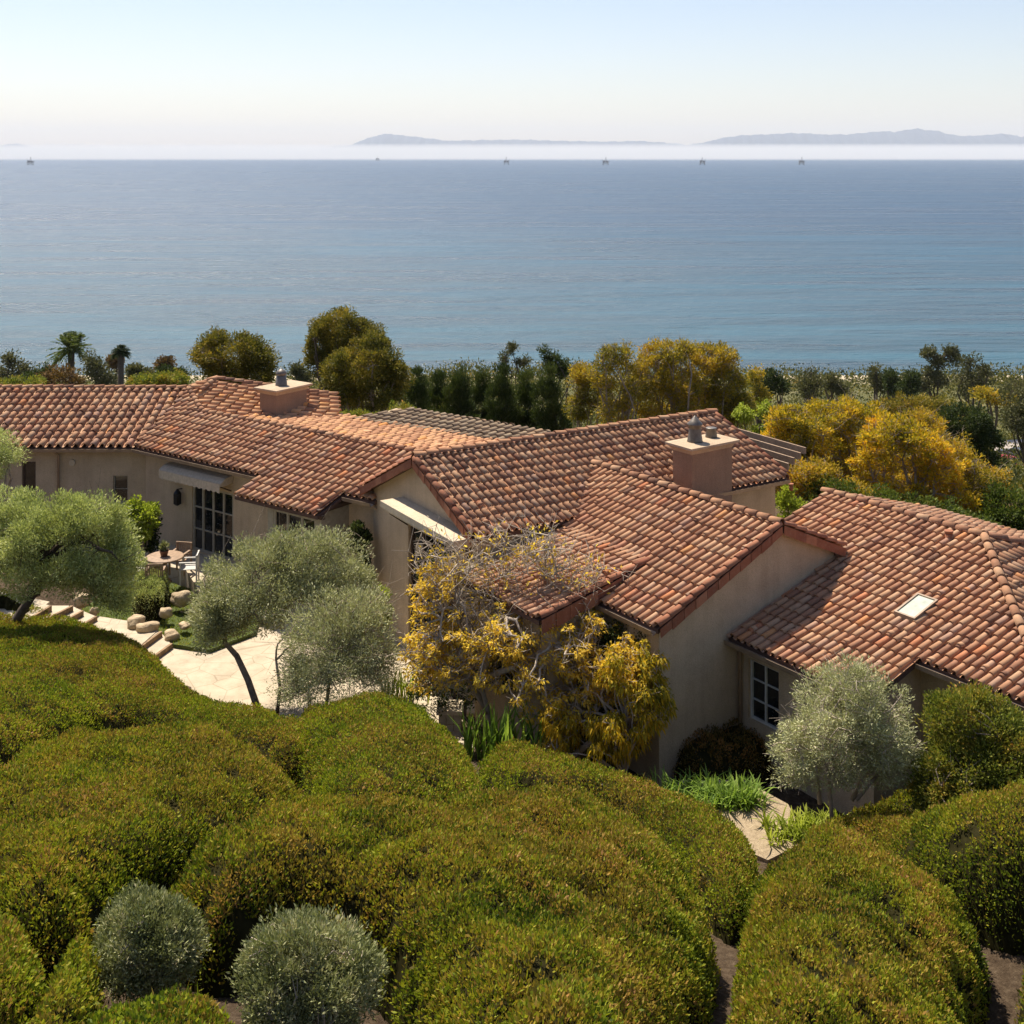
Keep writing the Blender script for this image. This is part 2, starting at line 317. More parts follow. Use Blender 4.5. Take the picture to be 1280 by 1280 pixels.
mb = MB(); mb.face([(-34000, 415, -80), (34000, 415, -80), (34000, 45000, -80), (-34000, 45000, -80)])
tag(mb.build('sea', M['sea']), kind='structure')
# islands on the horizon
def island(name, prof, D):
    us = np.arange(prof[0][0], prof[-1][0]+.1, 1.5); vs = np.interp(us, [p[0] for p in prof], [p[1] for p in prof])
    vs = vs + .35*np.sin(us*.31)+.3*np.sin(us*.83+1)+.2*np.sin(us*1.9)
    n = len(us); rows = []
    for k, (dd, hf) in enumerate([(-2600, 0), (-1500, .35), (-700, .62), (0, 1), (900, .6), (2200, 0)]):
        x = (us-640)/F*D; hz = np.maximum((HV-vs)/F*D, -60)+80
        jit = 1+.22*np.sin(us*.45+k*2.1)*(0 < hf < 1)
        rows.append(np.stack([x, D+dd+200*np.sin(us*.2+k), -81+hz*hf*jit], -1))
    v_ = np.concatenate(rows); q = []
    for k in range(5):
        i = np.arange(n-1)+k*n; q.append(np.stack([i, i+1, i+n+1, i+n], 1))
    return tag(mesh_np(name, v_, np.concatenate(q), M['hills'], smooth=True), kind='structure')
island('hills', [(-60, 184), (0, 181.5), (20, 179.5), (40, 183), (60, 187), (90, 194)], 41000)
island('hills', [(360, 192), (400, 184.5), (440, 181), (458, 173), (472, 169), (487, 167), (500, 169), (520, 171), (537, 173), (560, 176), (600, 175), (650, 174.5), (700, 176), (760, 177), (800, 176), (850, 180), (885, 186), (910, 193)], 40000)
island('hills', [(820, 192), (845, 184), (860, 181), (880, 178), (900, 173), (925, 169), (960, 168), (990, 166), (1030, 168), (1060, 168), (1100, 164), (1120, 165), (1145, 160), (1165, 163), (1200, 170), (1230, 169), (1255, 167), (1275, 171), (1310, 168), (1350, 175)], 36500)
# haze and the low bank of sea mist
def vol(name, x0, x1, y0, y1, z0, z1, dens, colr, aniso=0):
    mb = MB(); mb.abox(x0, x1, y0, y1, z0, z1)
    m = bpy.data.materials.new(name+'_air'); m.use_nodes = True; t = m.node_tree; t.nodes.remove(t.nodes['Principled BSDF'])
    pv = t.nodes.new('ShaderNodeVolumePrincipled'); pv.inputs['Color'].default_value = (*colr, 1); pv.inputs['Density'].default_value = dens
    pv.inputs['Anisotropy'].default_value = aniso
    t.links.new(pv.outputs[0], t.nodes['Material Output'].inputs['Volume'])
    o = mb.build(name, m); tag(o, kind='stuff'); return o
HAZE = vol('haze', -36000, 36000, -300, 46000, -95, 1000, 2.8e-5, (.84, .90, 1.0))
MIST = vol('sea_mist', -33500, 33500, 15500, 34000, -79, 145, 2.3e-4, (1.0, .99, .97))

# ------------------------------------------------------------ roofs
def tile(mb, o, D, S, N, L_, r0=.1, r1=.084, lift=.02, seg=6, thick=.018, roll=0):
    """convex barrel tile: lower end at o, running back along -D for L_"""
    up = o - D*L_; pts = []
    for base, r, lf in ((o, r0, lift), (up, r1, 0.0)):
        for i in range(seg+1):
            a = PI*i/seg+roll; pts.append(base+S*(math.cos(a)*r)+N*(math.sin(a)*r*.92+lf))
    for i in range(seg+1):
        a = PI*i/seg+roll; r = r0-thick; pts.append(o+S*(math.cos(a)*r)+N*(math.sin(a)*r*.92+lift-.004))
    for i in range(seg+1):
        a = PI*i/seg+roll; r = r1-thick; pts.append(up+S*(math.cos(a)*r)+N*(math.sin(a)*r*.92-.004))
    k = seg+1; fs = []
    for i in range(seg):
        fs.append((i, i+1, k+i+1, k+i)); fs.append((i+1, i, 2*k+i, 2*k+i+1)); fs.append((2*k+i, 3*k+i, 3*k+i+1, 2*k+i+1))
    n = len(mb.v); mb.v += [tuple(p) for p in pts]
    for j, f in enumerate(fs):
        mb.f.append(tuple(n+i for i in f)); mb.m.append(mb.cur); mb.sm.append(j % 3 == 0)
def pan(mb, o, D, S, N, L_, r=.085):
    up = o-D*L_; pts = []
    for base, lf in ((o, .016), (up, 0)):
        for i in range(5):
            a = PI*i/4; pts.append(base+S*(math.cos(a)*r)+N*(.06-math.sin(a)*.05+lf))
    mb.idx(pts, [(i, i+5, i+6, i+1) for i in range(4)], True)
def plane_fit(pts):
    A = np.array([[p[0], p[1], 1] for p in pts]); z = np.array([p[2] for p in pts])
    return np.linalg.lstsq(A, z, rcond=None)[0]
def roof(poly, parent, mat='tile', down=None, w=.197, e=.35, slab=.10, label=None, messy=1.0, seg=6):
    ks = w/.262
    a, b_, c_ = plane_fit(poly)
    pts = [Vector((p[0], p[1], a*p[0]+b_*p[1]+c_)) for p in poly]
    if down is None: down = (-a, -b_)
    D = Vector((down[0], down[1], a*down[0]+b_*down[1])).normalized()
    N = Vector((-a, -b_, 1)).normalized(); S = N.cross(D)
    o = pts[0]; st = [((p-o).dot(S), (p-o).dot(D)) for p in pts]
    mb = MB(); mb.cur = 1
    mb.prism([p-N*.012 for p in pts], (0, 0, -slab)); mb.cur = 0
    s0 = min(s for s, _ in st); s1 = max(s for s, _ in st); n = max(1, round((s1-s0)/w)); ww = (s1-s0)/n
    for kind in (0, 1):
        for k in range(n+1 if kind else n):
            s = s0+(k+.5)*ww if not kind else s0+k*ww
            if kind and (k == 0 or k == n): continue
            xs_ = []
            for i in range(len(st)):
                (sa, ta), (sb, tb) = st[i], st[(i+1) % len(st)]
                if (sa <= s < sb) or (sb <= s < sa): xs_.append(ta+(tb-ta)*(s-sa)/(sb-sa))
            xs_.sort()
            for t0, t1 in zip(xs_[::2], xs_[1::2]):
                t1 += .05; tt = t1
                while tt > t0+.06:
                    Ln = min(e+.07, tt-t0+.02); 
                    if kind == 0:
                        js = random.gauss(0, .007)*messy; jl = random.random()*.016*messy; jt = random.gauss(0, .012)*messy
                        d2 = (D+S*random.gauss(0, .014)*messy).normalized()
                        tile(mb, o+S*(s+js)+D*(tt+jt)+N*.035, d2, N.cross(d2), N, Ln, lift=.024+jl, r0=(.1+random.gauss(0, .003))*ks, r1=.084*ks, seg=seg)
                        if random.random() < .05*messy: tile(mb, o+S*(s+js)+D*(tt+jt-.06)+N*.055, d2, N.cross(d2), N, .12, lift=.024+jl, r0=.1*ks, r1=.1*ks, seg=seg)
                        tt -= e
                    else:
                        pan(mb, o+S*s+D*tt, D, S, N, Ln, .085*ks); tt -= e
    return tag(mb.build('roof', [M[mat], M['under']], parent), label)
def caps(lines, parent, mat='tile', name='ridge_cap'):
    mb = MB()
    for p0, p1 in lines:                              # low end first
        p0 = Vector(p0); p1 = Vector(p1); D = (p0-p1).normalized(); S = Vector((0, 0, 1)).cross(D).normalized(); N = D.cross(S).normalized()
        if N.z < 0: N = -N; S = -S
        Lt = (p0-p1).length; n = max(1, round(Lt/.36)); e = Lt/n
        for k in range(n):
            d2 = (D+S*random.gauss(0, .02)).normalized()
            tile(mb, p0-D*(k*e)+N*(.045+random.random()*.012), d2, S, N, e+.05, r0=.105, r1=.088, lift=.025, seg=8)
            mb.cur = 0
    return mb.build(name, M[mat], parent)
def rake(p_top, p_bot, out, parent, h=.17):
    p_top = Vector(p_top); p_bot = Vector(p_bot); out = Vector(out).normalized()
    D = (p_bot-p_top).normalized(); N = out.cross(D).normalized()
    if N.z < 0: N = -N
    L_ = (p_bot-p_top).length; n = round(L_/.36); e = L_/n; mb = MB()
    for k in range(n):
        o = p_bot-D*(k*e)+out*.02+N*(.05+random.random()*.01)
        tile(mb, o, D, N.cross(D), N, e+.05, lift=.03, r0=.09, r1=.078, seg=7)
        q = p_bot-D*(k*e)+out*(.098+.014*random.random())
        b = Vector((0, 0, -1))*(h+random.gauss(0, .008))
        mb.prism([q+N*.03, q-D*(e+.03)+N*.03-out*.014, q-D*(e+.03)+b-out*.014, q+b], -out*.018)
    return mb.build('rake_tile', M['rake'], parent)
house = empty('house', (0, 32, -12.9), 'sprawling single storey tan stucco villa with many terracotta barrel tile roofs on the coastal hillside', 'house')
# the right-hand wings share one frame, the middle wing and the left wings have their own
A_ = Vector((.584, -.811, 0)); B_ = Vector((.811, .584, 0))
def Q(p, q, z): return A_*p+B_*q+Vector((0, 0, z))
def zE(q): return -10.3+.27*(q-18.75)
# E: far right wing
roof([Q(-20.33, 24.6, zE(24.6)), Q(-15.85, 24.6, zE(24.6)), Q(-11.6, 20.2, zE(20.2)), Q(-14.44, 20.2, zE(20.2)), Q(-14.44, 18.75, zE(18.75)), Q(-18.12, 18.75, zE(18.75)), Q(-18.12, 21.6, zE(21.6)), Q(-20.33, 21.6, zE(21.6))], house, w=.19, e=.355)
zr = zE(24.6)
roof([Q(-15.85, 24.6, zr), Q(-11.6, 28.85, zr-1.148), Q(-11.6, 20.35, zr-1.148)], house, w=.19, down=(A_.x, A_.y))
roof([Q(-20.33, 24.6, zr), Q(-20.33, 29, zr-1.19), Q(-11.6, 28.85, zr-1.148), Q(-15.85, 24.6, zr)], house, w=.19)
caps([(Q(-15.85, 24.6, zr+.02), Q(-20.4, 24.6, zr+.02)), (Q(-11.6, 20.2, zE(20.2)+.03), Q(-15.8, 24.55, zr+.03)), (Q(-11.6, 28.85, zr-1.12), Q(-15.75, 24.7, zr+.02))], house)
# D: wing with the large gable
def zD(q): return -8.2-.385*(20.25-q)
roof([Q(-18.0, 20.25, -8.2), Q(-18.0, 16.6, zD(16.6)), Q(-19.9, 16.6, zD(16.6)), Q(-19.9, 18.0, zD(18.0)), Q(-22.8, 18.0, zD(18.0)), Q(-23.0, 18.6, zD(18.6)), Q(-24.3, 20.25, -8.2)], house)
zh = zD(18.0)+.012
roof([Q(-19.88, 18.05, zh), Q(-19.88, 15.0, zh-.61), Q(-22.85, 15.0, zh-.61), Q(-22.85, 18.05, zh)], house)
roof([Q(-18.0, 20.25, -8.2), Q(-25, 20.25, -8.2), Q(-25, 22.4, -9.1), Q(-18.0, 22.4, -9.1)], house)
caps([(Q(-17.95, 20.25, -8.17), Q(-24.4, 20.25, -8.17))], house)
rake(Q(-18.0, 20.2, -8.2), Q(-18.0, 16.6, zD(16.6)), A_, house)
rake(Q(-18.0, 20.3, -8.2), Q(-18.0, 22.35, -9.08), A_, house)
rake(Q(-19.86, 18.0, zh), Q(-19.86, 15.0, zh-.6), A_, house, h=.26)
# C: middle wing with the left gable over the glass door
Cc = Vector((.85, .527, 0)); Cn = Vector((.527, -.85, 0)); C0 = Vector((-2.29, 30.47, 0))
def K(c, n, z): return C0+Cc*c+Cn*n+Vector((0, 0, z))
roof([K(-.2, 0, -7.72), K(9.72, 0, -7.72), K(9.72, 3.05, -8.88), K(-.2, 3.05, -8.88)], house, w=.2, e=.315)
roof([K(-.2, 0, -7.72), K(-.2, -3.1, -9.18), K(9.72, -3.1, -9.18), K(9.72, 0, -7.72)], house)
caps([(K(-.25, 0, -7.68), K(9.8, 0, -7.68))], house)
rake(K(-.2, .05, -7.74), K(-.2, 3.0, -8.87), -Cc, house)
rake(K(-.2, -.05, -7.74), K(-.2, -3.1, -9.18), -Cc, house)
rake(K(9.72, .05, -7.74), K(9.72, 3.0, -8.87), Cc, house)
# B: long angled wing with the porch roof
Bd = Vector((.812, -.583, 0)); Bn = Vector((.583, .812, 0)); B0 = Vector((-7.42, 35.3, 0))
def R(t, r, z): return B0-Bd*t+Bn*r+Vector((0, 0, z))          # t grows to the left, r to the back
def zB(r): return -9.44+.32*r
V1 = Vector((-11.4, 42.35, zB(3.4))); V0 = Vector((-12.2, 38.68, -9.44))
vt = (V0-B0).dot(-Bd)
roof([R(vt, 0, zB(0)), R(-.1, 0, zB(0)), R(-.1, -1.05, zB(-1.05)), R(-3.42, -1.05, zB(-1.05)), R(-3.42, 0, zB(0)), R(-4.55, 0, zB(0)), R(-4.3, 2.3, zB(2.3)), R(5.3, 2.3, zB(2.3)), V1], house, w=.25, e=.345)
zb2 = zB(2.3)
caps([(R(-4.35, 2.32, zb2+.03), R(5.3, 2.32, zb2+.03)), (R(5.3, 2.3, zb2+.03), V1+V(0, 0, .05))], house)
roof([R(-5.2, 2.35, zb2-.05), R(4.0, 2.35, zb2-.05), P(396, 519, zb2-.34), P(440, 525, zb2-.34), P(625, 554, zb2-.22)], house, 'tile_orange', w=.30, e=.38, down=(Bn.x+.2, Bn.y), messy=1.6)
pk = P(270, 476, -8.08)
def hz(p): return V(p.x, p.y, -8.10+.245*(p.y-42.9)-.05*(p.x+10.6))
roof([hz(p) for p in (R(5.3, 2.4, 0), V1+V(.05, .1, 0), pk, V(-6.1, 42.0, 0), V(-5.9, 40.9, 0), R(1.2, 3.2, 0), R(1.2, 2.5, 0))], house, 'tile_orange', w=.30, e=.40, down=(.95, -.3), messy=1.6)
caps([(V(-6.1, 42.0, -8.48), pk+V(0, 0, .04)), (P(250, 491, -8.25), pk+V(0, 0, .05)), (V1+V(0, 0, .05), pk+V(0, .1, .04))], house)
roof([P(440, 527, -8.98), P(466, 520, -8.92), P(515, 513, -8.82), P(700, 544, -8.82), P(640, 557, -8.95)], house, 'tile_grey', w=.28, e=.4, messy=1.2)
# A: far left wing
zr = -8.3
roof([V(-26, 38.7, -9.44), V0+V(0, .02, 0), V1+V(0, .05, .02), V(-26, 42.4, zr)], house, w=.28, e=.44)
roof([V(-26, 42.4, zr), V1+V(0, .05, 0), V(-11, 46, -9.4), V(-26, 46, -9.4)], house, w=.275)
caps([(V1+V(-.1, .05, .05), V(-26, 42.4, zr+.04))], house)
# mortar-lined valley between A and B is left to the overlapping tiles

# ------------------------------------------------------------ walls
def wall_panel(mb, p0, p1, zb, zt, inward, holes=(), th=.22):
    """vertical wall between two plan points with rectangular holes (s0, s1, z0, z1)"""
    p0 = Vector((p0[0], p0[1], 0)); p1 = Vector((p1[0], p1[1], 0)); d = (p1-p0); Lw = d.length; d = d/Lw; inn = Vector(inward)*th
    ss = sorted({0, Lw, *[h[0] for h in holes], *[h[1] for h in holes]}); zs = sorted({zb, zt, *[h[2] for h in holes], *[h[3] for h in holes]})
    for a0, a1 in zip(ss[:-1], ss[1:]):
        for z0, z1 in zip(zs[:-1], zs[1:]):
            sm, zm = (a0+a1)/2, (z0+z1)/2
            if any(h[0] < sm < h[1] and h[2] < zm < h[3] for h in holes): continue
            mb.face([p0+d*a0+V(0, 0, z0), p0+d*a1+V(0, 0, z0), p0+d*a1+V(0, 0, z1), p0+d*a0+V(0, 0, z1)])
    for s0, s1, z0, z1 in holes:
        c = [p0+d*s0+V(0, 0, z0), p0+d*s1+V(0, 0, z0), p0+d*s1+V(0, 0, z1), p0+d*s0+V(0, 0, z1)]
        for i in range(4): mb.face([c[i], c[(i+1) % 4], c[(i+1) % 4]+inn, c[i]+inn])
def window(p0, d, s0, s1, z0, z1, inward, nx=2, nz=3, fr=.05, mat='wframe', name='window', depth=.10, parent=None):
    """glazed frame set into a wall hole"""
    p0 = Vector((p0[0], p0[1], 0)); d = Vector(d); inn = Vector(inward); f = MB(); g = MB(); o = p0+inn*depth
    def bar(a0, a1, b0, b1, t_=.03): f.box(o+d*(a0+a1)/2+V(0, 0, (b0+b1)/2), d*((a1-a0)/2), inn*t_, V(0, 0, (b1-b0)/2))
    bar(s0, s0+fr, z0, z1); bar(s1-fr, s1, z0, z1); bar(s0+fr, s1-fr, z0, z0+fr); bar(s0+fr, s1-fr, z1-fr, z1)
    for i in range(1, nx):
        x = s0+(s1-s0)*i/nx; bar(x-fr*.45, x+fr*.45, z0+fr, z1-fr, .028)
    for j_ in range(1, nz):
        z = z0+(z1-z0)*j_/nz; bar(s0+fr, s1-fr, z-fr*.25, z+fr*.25, .022)
    fo = f.build(name, M[mat], parent or house)
    n = nx
    for i in range(n):
        a0 = s0+(s1-s0)*i/n; a1 = s0+(s1-s0)*(i+1)/n; tl = random.gauss(0, .006)
        g.face([o+inn*(.012+tl)+d*a0+V(0, 0, z0), o+inn*(.012-tl)+d*a1+V(0, 0, z0), o+inn*(.012-tl)+d*a1+V(0, 0, z1), o+inn*(.012+tl)+d*a0+V(0, 0, z1)])
    g.build('pane', M['glass'], fo); return fo
ZF = -12.95
w_ = MB()
# D gable wall
pD = -18.12
pts = [(16.75, ZF), (22.2, ZF), (22.2, -9.12), (20.25, -8.3), (16.75, zD(16.75)-.1)]
w_.prism([Q(pD, q, z) for q, z in pts], -A_*.25)
w_.prism([Q(-18.4, 16.8, ZF), Q(-18.4, 16.8, zD(16.8)-.12), Q(-19.9, 16.8, zD(16.8)-.12), Q(-19.9, 16.8, ZF)], B_*.25)
w_.prism([Q(-19.95, 15.3, ZF), Q(-19.95, 15.3, zh-.72), Q(-19.95, 18.2, zh-.14), Q(-19.95, 18.2, ZF)], -A_*.25)
w_.prism([Q(-20.25, 15.3, ZF), Q(-20.25, 15.3, zh-.7), Q(-22.7, 15.3, zh-.7), Q(-22.7, 15.3, ZF)], B_*.25)
w_.prism([Q(-22.72, 15.6, ZF), Q(-22.72, 15.6, zh-.66), Q(-22.72, 18.2, zh-.14), Q(-22.72, 18.2, ZF)], A_*.25)
w_.build('wall', M['stucco'], house)
# E walls
w_ = MB(); dE = A_; pE0 = Q(-18.12, 19.05, 0)
wins = [(.29, 1.14, -12.02, -10.74)]
wall_panel(w_, pE0, Q(-14.6, 19.05, 0), ZF, -10.36, B_, wins)
wall_panel(w_, Q(-14.6, 19.05, 0), Q(-14.6, 20.5, 0), ZF, -10.0, -A_)
wall_panel(w_, Q(-14.6, 20.5, 0), Q(-11.9, 20.5, 0), ZF, -9.95, B_)
wall_panel(w_, Q(-11.9, 20.5, 0), Q(-11.9, 28.6, 0), ZF, -9.95, -A_)
wall_panel(w_, Q(-11.9, 28.6, 0), Q(-20.1, 28.6, 0), ZF, -10, -B_)
w_.prism([Q(-20.2, 21.5, ZF), Q(-20.2, 28.6, ZF), Q(-20.2, 28.6, zE(24.6)-1.2), Q(-20.2, 24.6, zE(24.6)-.12), Q(-20.2, 21.5, zE(21.5)-.12)], A_*.25)
w_.build('wall', M['stucco'], house)
for h_ in wins: window(pE0, dE, *h_, B_, 2, 3)
# C walls
w_ = MB()
pC0 = K(0, -2.85, 0); LC = 5.65                    # gable wall from the back corner to the front corner
dC = Cn
dh = [(2.1, 4.85, -12.4, -9.22)]
wall_panel(w_, pC0, K(0, 2.8, 0), ZF, -9.14, Cc, dh)
w_.prism([K(0, -2.85, -9.14), K(0, 2.8, -9.14), K(0, 2.8, -8.92), K(0, 0, -7.83), K(0, -2.85, -9.12)], Cc*.2)
wall_panel(w_, K(0, 2.8, 0), K(9.5, 2.8, 0), ZF, -8.85, -Cn, [(1.0, 2.4, -11.8, -9.8)])
wall_panel(w_, K(9.5, 2.8, 0), K(9.5, -2.85, 0), ZF, -9.1, -Cc)
w_.prism([K(9.5, 2.8, -9.1), K(9.5, -2.85, -9.12), K(9.5, 0, -7.83), K(9.5, 2.8, -8.9)], -Cc*.2)
wall_panel(w_, K(9.5, -2.85, 0), K(0, -2.85, 0), ZF, -9.12, Cn)
w_.build('wall', M['stucco'], house)
gd = window(pC0, dC, *dh[0], Cc, 4, 1, .07, 'wood', 'glass_door')
window(K(0, 2.8, 0), Cc, 1.0, 2.4, -11.8, -9.8, -Cn, 2, 3)
# cream ledge over the glass door with its brackets
s_ = MB(); s_.box(K(-.33, .88, -9.03), Cc*.33, Cn*1.95, V(0, 0, .085)); s_.box(K(-.30, .88, -9.15), Cc*.30, Cn*1.88, V(0, 0, .035))
led = s_.build('ledge', M['cream'], house, .012)
for n_ in (-.8, 2.45):
    s_ = MB(); s_.prism([K(-.02, n_-.05, -9.19), K(-.5, n_-.05, -9.19), K(-.5, n_-.05, -9.27), K(-.02, n_-.05, -9.62)], Cn*.1); s_.build('bracket', M['wood'], led)
# B walls
w_ = MB(); bw0 = R(5.75, .35, 0); bw1 = R(-4.3, .35, 0); dB = Bd
def sB(t): return 5.75-t
hb = [(sB(3.46), sB(1.55), -12.38, -10.32)]
wall_panel(w_, bw0, bw1, ZF, -9.42, Bn, hb)
# A wall, with a dark doorway and a small window
pA0 = V(-26, 39.05, 0); pA1 = V(bw0.x, 39.05, 0)
ha = [(26-15.95, 26-15.5, -12.3, -10.0), (26-12.98, 26-12.5, -11.35, -10.45)]
bw0b = V(bw0.x, bw0.y, 0)
wall_panel(w_, pA0, pA1, ZF, -9.5, V(0, 1, 0), ha)
if abs(bw0.y-39.05) > .01: wall_panel(w_, pA1, bw0b, ZF, -9.42, V(1, 0, 0))
w_.box(R(.8, .36, -9.5)+V(0, 0, 0), Bd*5.0, Bn*.04, V(0, 0, .05))
w_.build('wall', M['stucco'], house)
window(bw0, dB, *hb[0], Bn, 4, 3, .075, 'frame', 'glass_door', .06)
window(pA0, (1, 0, 0), *ha[1], V(0, 1, 0), 1, 2, .04, 'frame')
window(pA0, (1, 0, 0), *ha[0], V(0, 1, 0), 1, 1, .06, 'wood', 'glass_door')
# glazed bay under the porch roof
w_ = MB(); by0 = R(-1.15, -.75, 0); by1 = R(-3.25, -.75, 0)
hbay = [(.22, 1.92, -12.0, -9.98)]
wall_panel(w_, by0, by1, ZF, -9.8, Bn, hbay, .2)
wall_panel(w_, by1, R(-3.25, .36, 0), ZF, -9.6, -Bd); wall_panel(w_, R(-1.15, .36, 0), by0, ZF, -9.6, Bd)
w_.build('wall', M['frame'], house)
window(by0, dB, *hbay[0], Bn, 3, 1, .09, 'frame', 'window', .04)
p_ = MB()
p_.box(R(-1.8, -.88, -9.86), Bd*1.68, Bn*.05, V(0, 0, .06))                     # beam under the porch eave
for t_ in (-.3,): p_.box(R(t_, -.25, -9.72), Bd*.06, Bn*.7, V(0, 0, .06))
p_.box(R(-3.3, -.25, -9.72), Bd*.06, Bn*.7, V(0, 0, .06))
p_.box(R(-.78, -.3, -10.1), Bd*.05, Bn*.05, V(0, 0, .35)); 
p_.build('porch_beam', M['wood'], house)
# back walls closing the left wings
w_ = MB(); w_.prism([R(-5.0, 4.5, ZF), R(-1.2, 7.7, ZF), R(1.4, 7.0, ZF), R(4.2, 6.0, ZF), R(4.2, 6.0, -9.2), R(1.4, 7.0, -9.2), R(-1.2, 7.7, -9.2), R(-5.0, 4.5, -9.0)][:4], V(0, 0, 3.7))
w_.prism([V(-25.5, 45.5, ZF), V(-11.5, 45.5, ZF), V(-11.5, 45.5, -9.5), V(-25.5, 45.5, -9.5)], V(0, -.25, 0))
w_.prism([V(-5.5, 41, ZF), V(-4.2, 43.5, ZF), V(1, 38.6, ZF), V(1, 36, ZF)], V(0, 0, 3.75))
w_.build('wall', M['stucco'], house)
# gutters and downpipes
def gut(a, b, out):
    g_ = MB()
    a = Vector(a); b = Vector(b); out = Vector(out)
    for k, (o1, z1, o2, z2) in enumerate([(.0, -.10, .03, -.15), (.03, -.15, .11, -.15), (.11, -.15, .13, -.05)]):
        g_.prism([a+out*o1+V(0, 0, z1), b+out*o1+V(0, 0, z1), b+out*o2+V(0, 0, z2), a+out*o2+V(0, 0, z2)], V(0, 0, -.012) if k < 2 else out*.012)
    g_.build('gutter', M['gutter'], house)
gut(Q(-18.1, 18.73, -10.28), Q(-14.45, 18.73, -10.28), -B_); gut(Q(-14.4, 20.18, -9.87), Q(-11.6, 20.18, -9.87), -B_)
gut(R(vt, -.02, -9.42), R(-.1, -.02, -9.42), -Bn); gut(R(-3.45, -.02, -9.42), R(-4.5, -.02, -9.42), -Bn)
gut(V(-26, 38.68, -9.42), V0+V(0, 0, .02), V(0, -1, 0)); gut(K(6.3, 3.05, -8.86), K(9.7, 3.05, -8.86), Cn)
gut(Q(-18.05, 16.6, zD(16.6)+.02), Q(-19.85, 16.6, zD(16.6)+.02), -B_)
for path in ([Q(-17.98, 18.66, -10.4), Q(-17.98, 18.95, -10.6), Q(-17.98, 18.95, -12.9)], [R(-4.5, -.08, -9.55), R(-4.5, .25, -9.8), R(-4.5, .27, -12.6)],
             [V(-14.78, 38.62, -9.55), V(-14.72, 38.95, -9.75), V(-14.72, 38.97, -12.5)], [K(6.5, 3.1, -9.0), K(6.5, 2.87, -9.2), K(6.5, 2.86, -12.9)]):
    p_ = MB(); p_.tube([(p, .04) for p in path], 8); p_.build('downpipe', M['pipe'], house)
# skylight, vents
sk = MB(); c0 = P(1145, 750, -9.30); kz = .27
def onE(p, q, dz): return Q(p, q, zE(q)+dz)
pc = c0.dot(A_); qc = c0.dot(B_)
zc = V(0, 0, .05)
for (p0, p1, q0, q1) in ((pc-.25, pc+.25, qc-.4, qc-.36), (pc-.25, pc+.25, qc+.36, qc+.4), (pc-.25, pc-.21, qc-.36, qc+.36), (pc+.21, pc+.25, qc-.36, qc+.36)):
    sk.prism([onE(p0, q0, .02), onE(p1, q0, .02), onE(p1, q1, .02), onE(p0, q1, .02)], V(0, 0, .15))
sko = sk.build('skylight', M['gutter'], house)
sk = MB(); sk.prism([onE(pc-.25, qc-.36, .13), onE(pc+.25, qc-.36, .13), onE(pc+.25, qc+.36, .13), onE(pc-.25, qc+.36, .13)], V(0, 0, .015)); sk.build('pane', M['skyglass'], sko)
def vent(p, h, r=.07, mat='rake'):
    b_ = MB(); b_.tube([(p, r), (p+V(0, 0, h), r)], 10); b_.tube([(p+V(0, 0, h), r*1.25), (p+V(0, 0, h+.05), r*1.25)], 10); b_.build('vent_pipe', M[mat], house)
vent(P(1186, 682, -8.95)+V(0, 0, -.05), .35, .08); vent(P(311, 492, -8.45)+V(0, 0, -.02), .2, .08)
vent(P(459, 545, -8.85)+V(0, 0, 0), .12, .1, 'tile_orange'); vent(P(548, 562, -8.8)+V(0, 0, 0), .12, .1, 'tile_orange')
vent(P(1002, 600, -9.3)+V(-.3, 0, -.3), .15, .06)
# chimneys
def chimney(corner, ax, ay, lx, ly, ztop, zbot, flues):
    """corner: nearest corner of the cap"""
    ax = Vector(ax); ay = Vector(ay); c = Vector((corner[0], corner[1], 0))+ax*lx/2+ay*ly/2
    b_ = MB(); b_.box(c+V(0, 0, (ztop-.12+zbot)/2), ax*(lx/2-.15), ay*(ly/2-.15), V(0, 0, (ztop-.12-zbot)/2))
    ch = b_.build('chimney', M['stucco2'], house)
    k_ = MB(); z0 = ztop-.22
    def ring(h, z): return [c+ax*(sx_*(lx/2-h))+ay*(sy_*(ly/2-h))+V(0, 0, z) for sx_, sy_ in ((-1, -1), (1, -1), (1, 1), (-1, 1))]
    rings = [ring(.145, z0), ring(.10, z0+.09), ring(.0, ztop-.08), ring(0, ztop-.02), ring(.16, ztop)]
    for r0_, r1_ in zip(rings[:-1], rings[1:]):
        for i in range(4): k_.face([r0_[i], r0_[(i+1) % 4], r1_[(i+1) % 4], r1_[i]])
    k_.face(rings[-1]); k_.build('chimney_cap', M['cap'], ch)
    for fx, fy, prof in flues:
        f_ = MB(); f_.lathe(c+ax*fx+ay*fy+V(0, 0, ztop), prof, 18); f_.build('flue', M['metal'], ch)
    return ch
tall = [(.21, -.01), (.20, .04), (.15, .34), (.15, .36), (.17, .37), (.17, .43), (.20, .44), (.20, .47), (.12, .55), (.03, .66), (.005, .68)]
pot = [(.21, -.01), (.20, .03), (.165, .33), (.12, .34), (.16, .35), (.18, .36), (.19, .42), (.13, .50), (.04, .55), (.01, .56)]
chimney((4.60, 30.72), -A_, B_, 1.0, 1.77, -7.53, -11, [(.0, -.28, tall), (.1, .42, [(.16, -.01), (.155, .05), (.13, .22), (.145, .23), (.145, .25), (.06, .25)])])
chimney((-7.85, 39.95), -Bd, Bn, 1.1, 1.7, -7.86, -9.3, [(0, -.1, pot)])
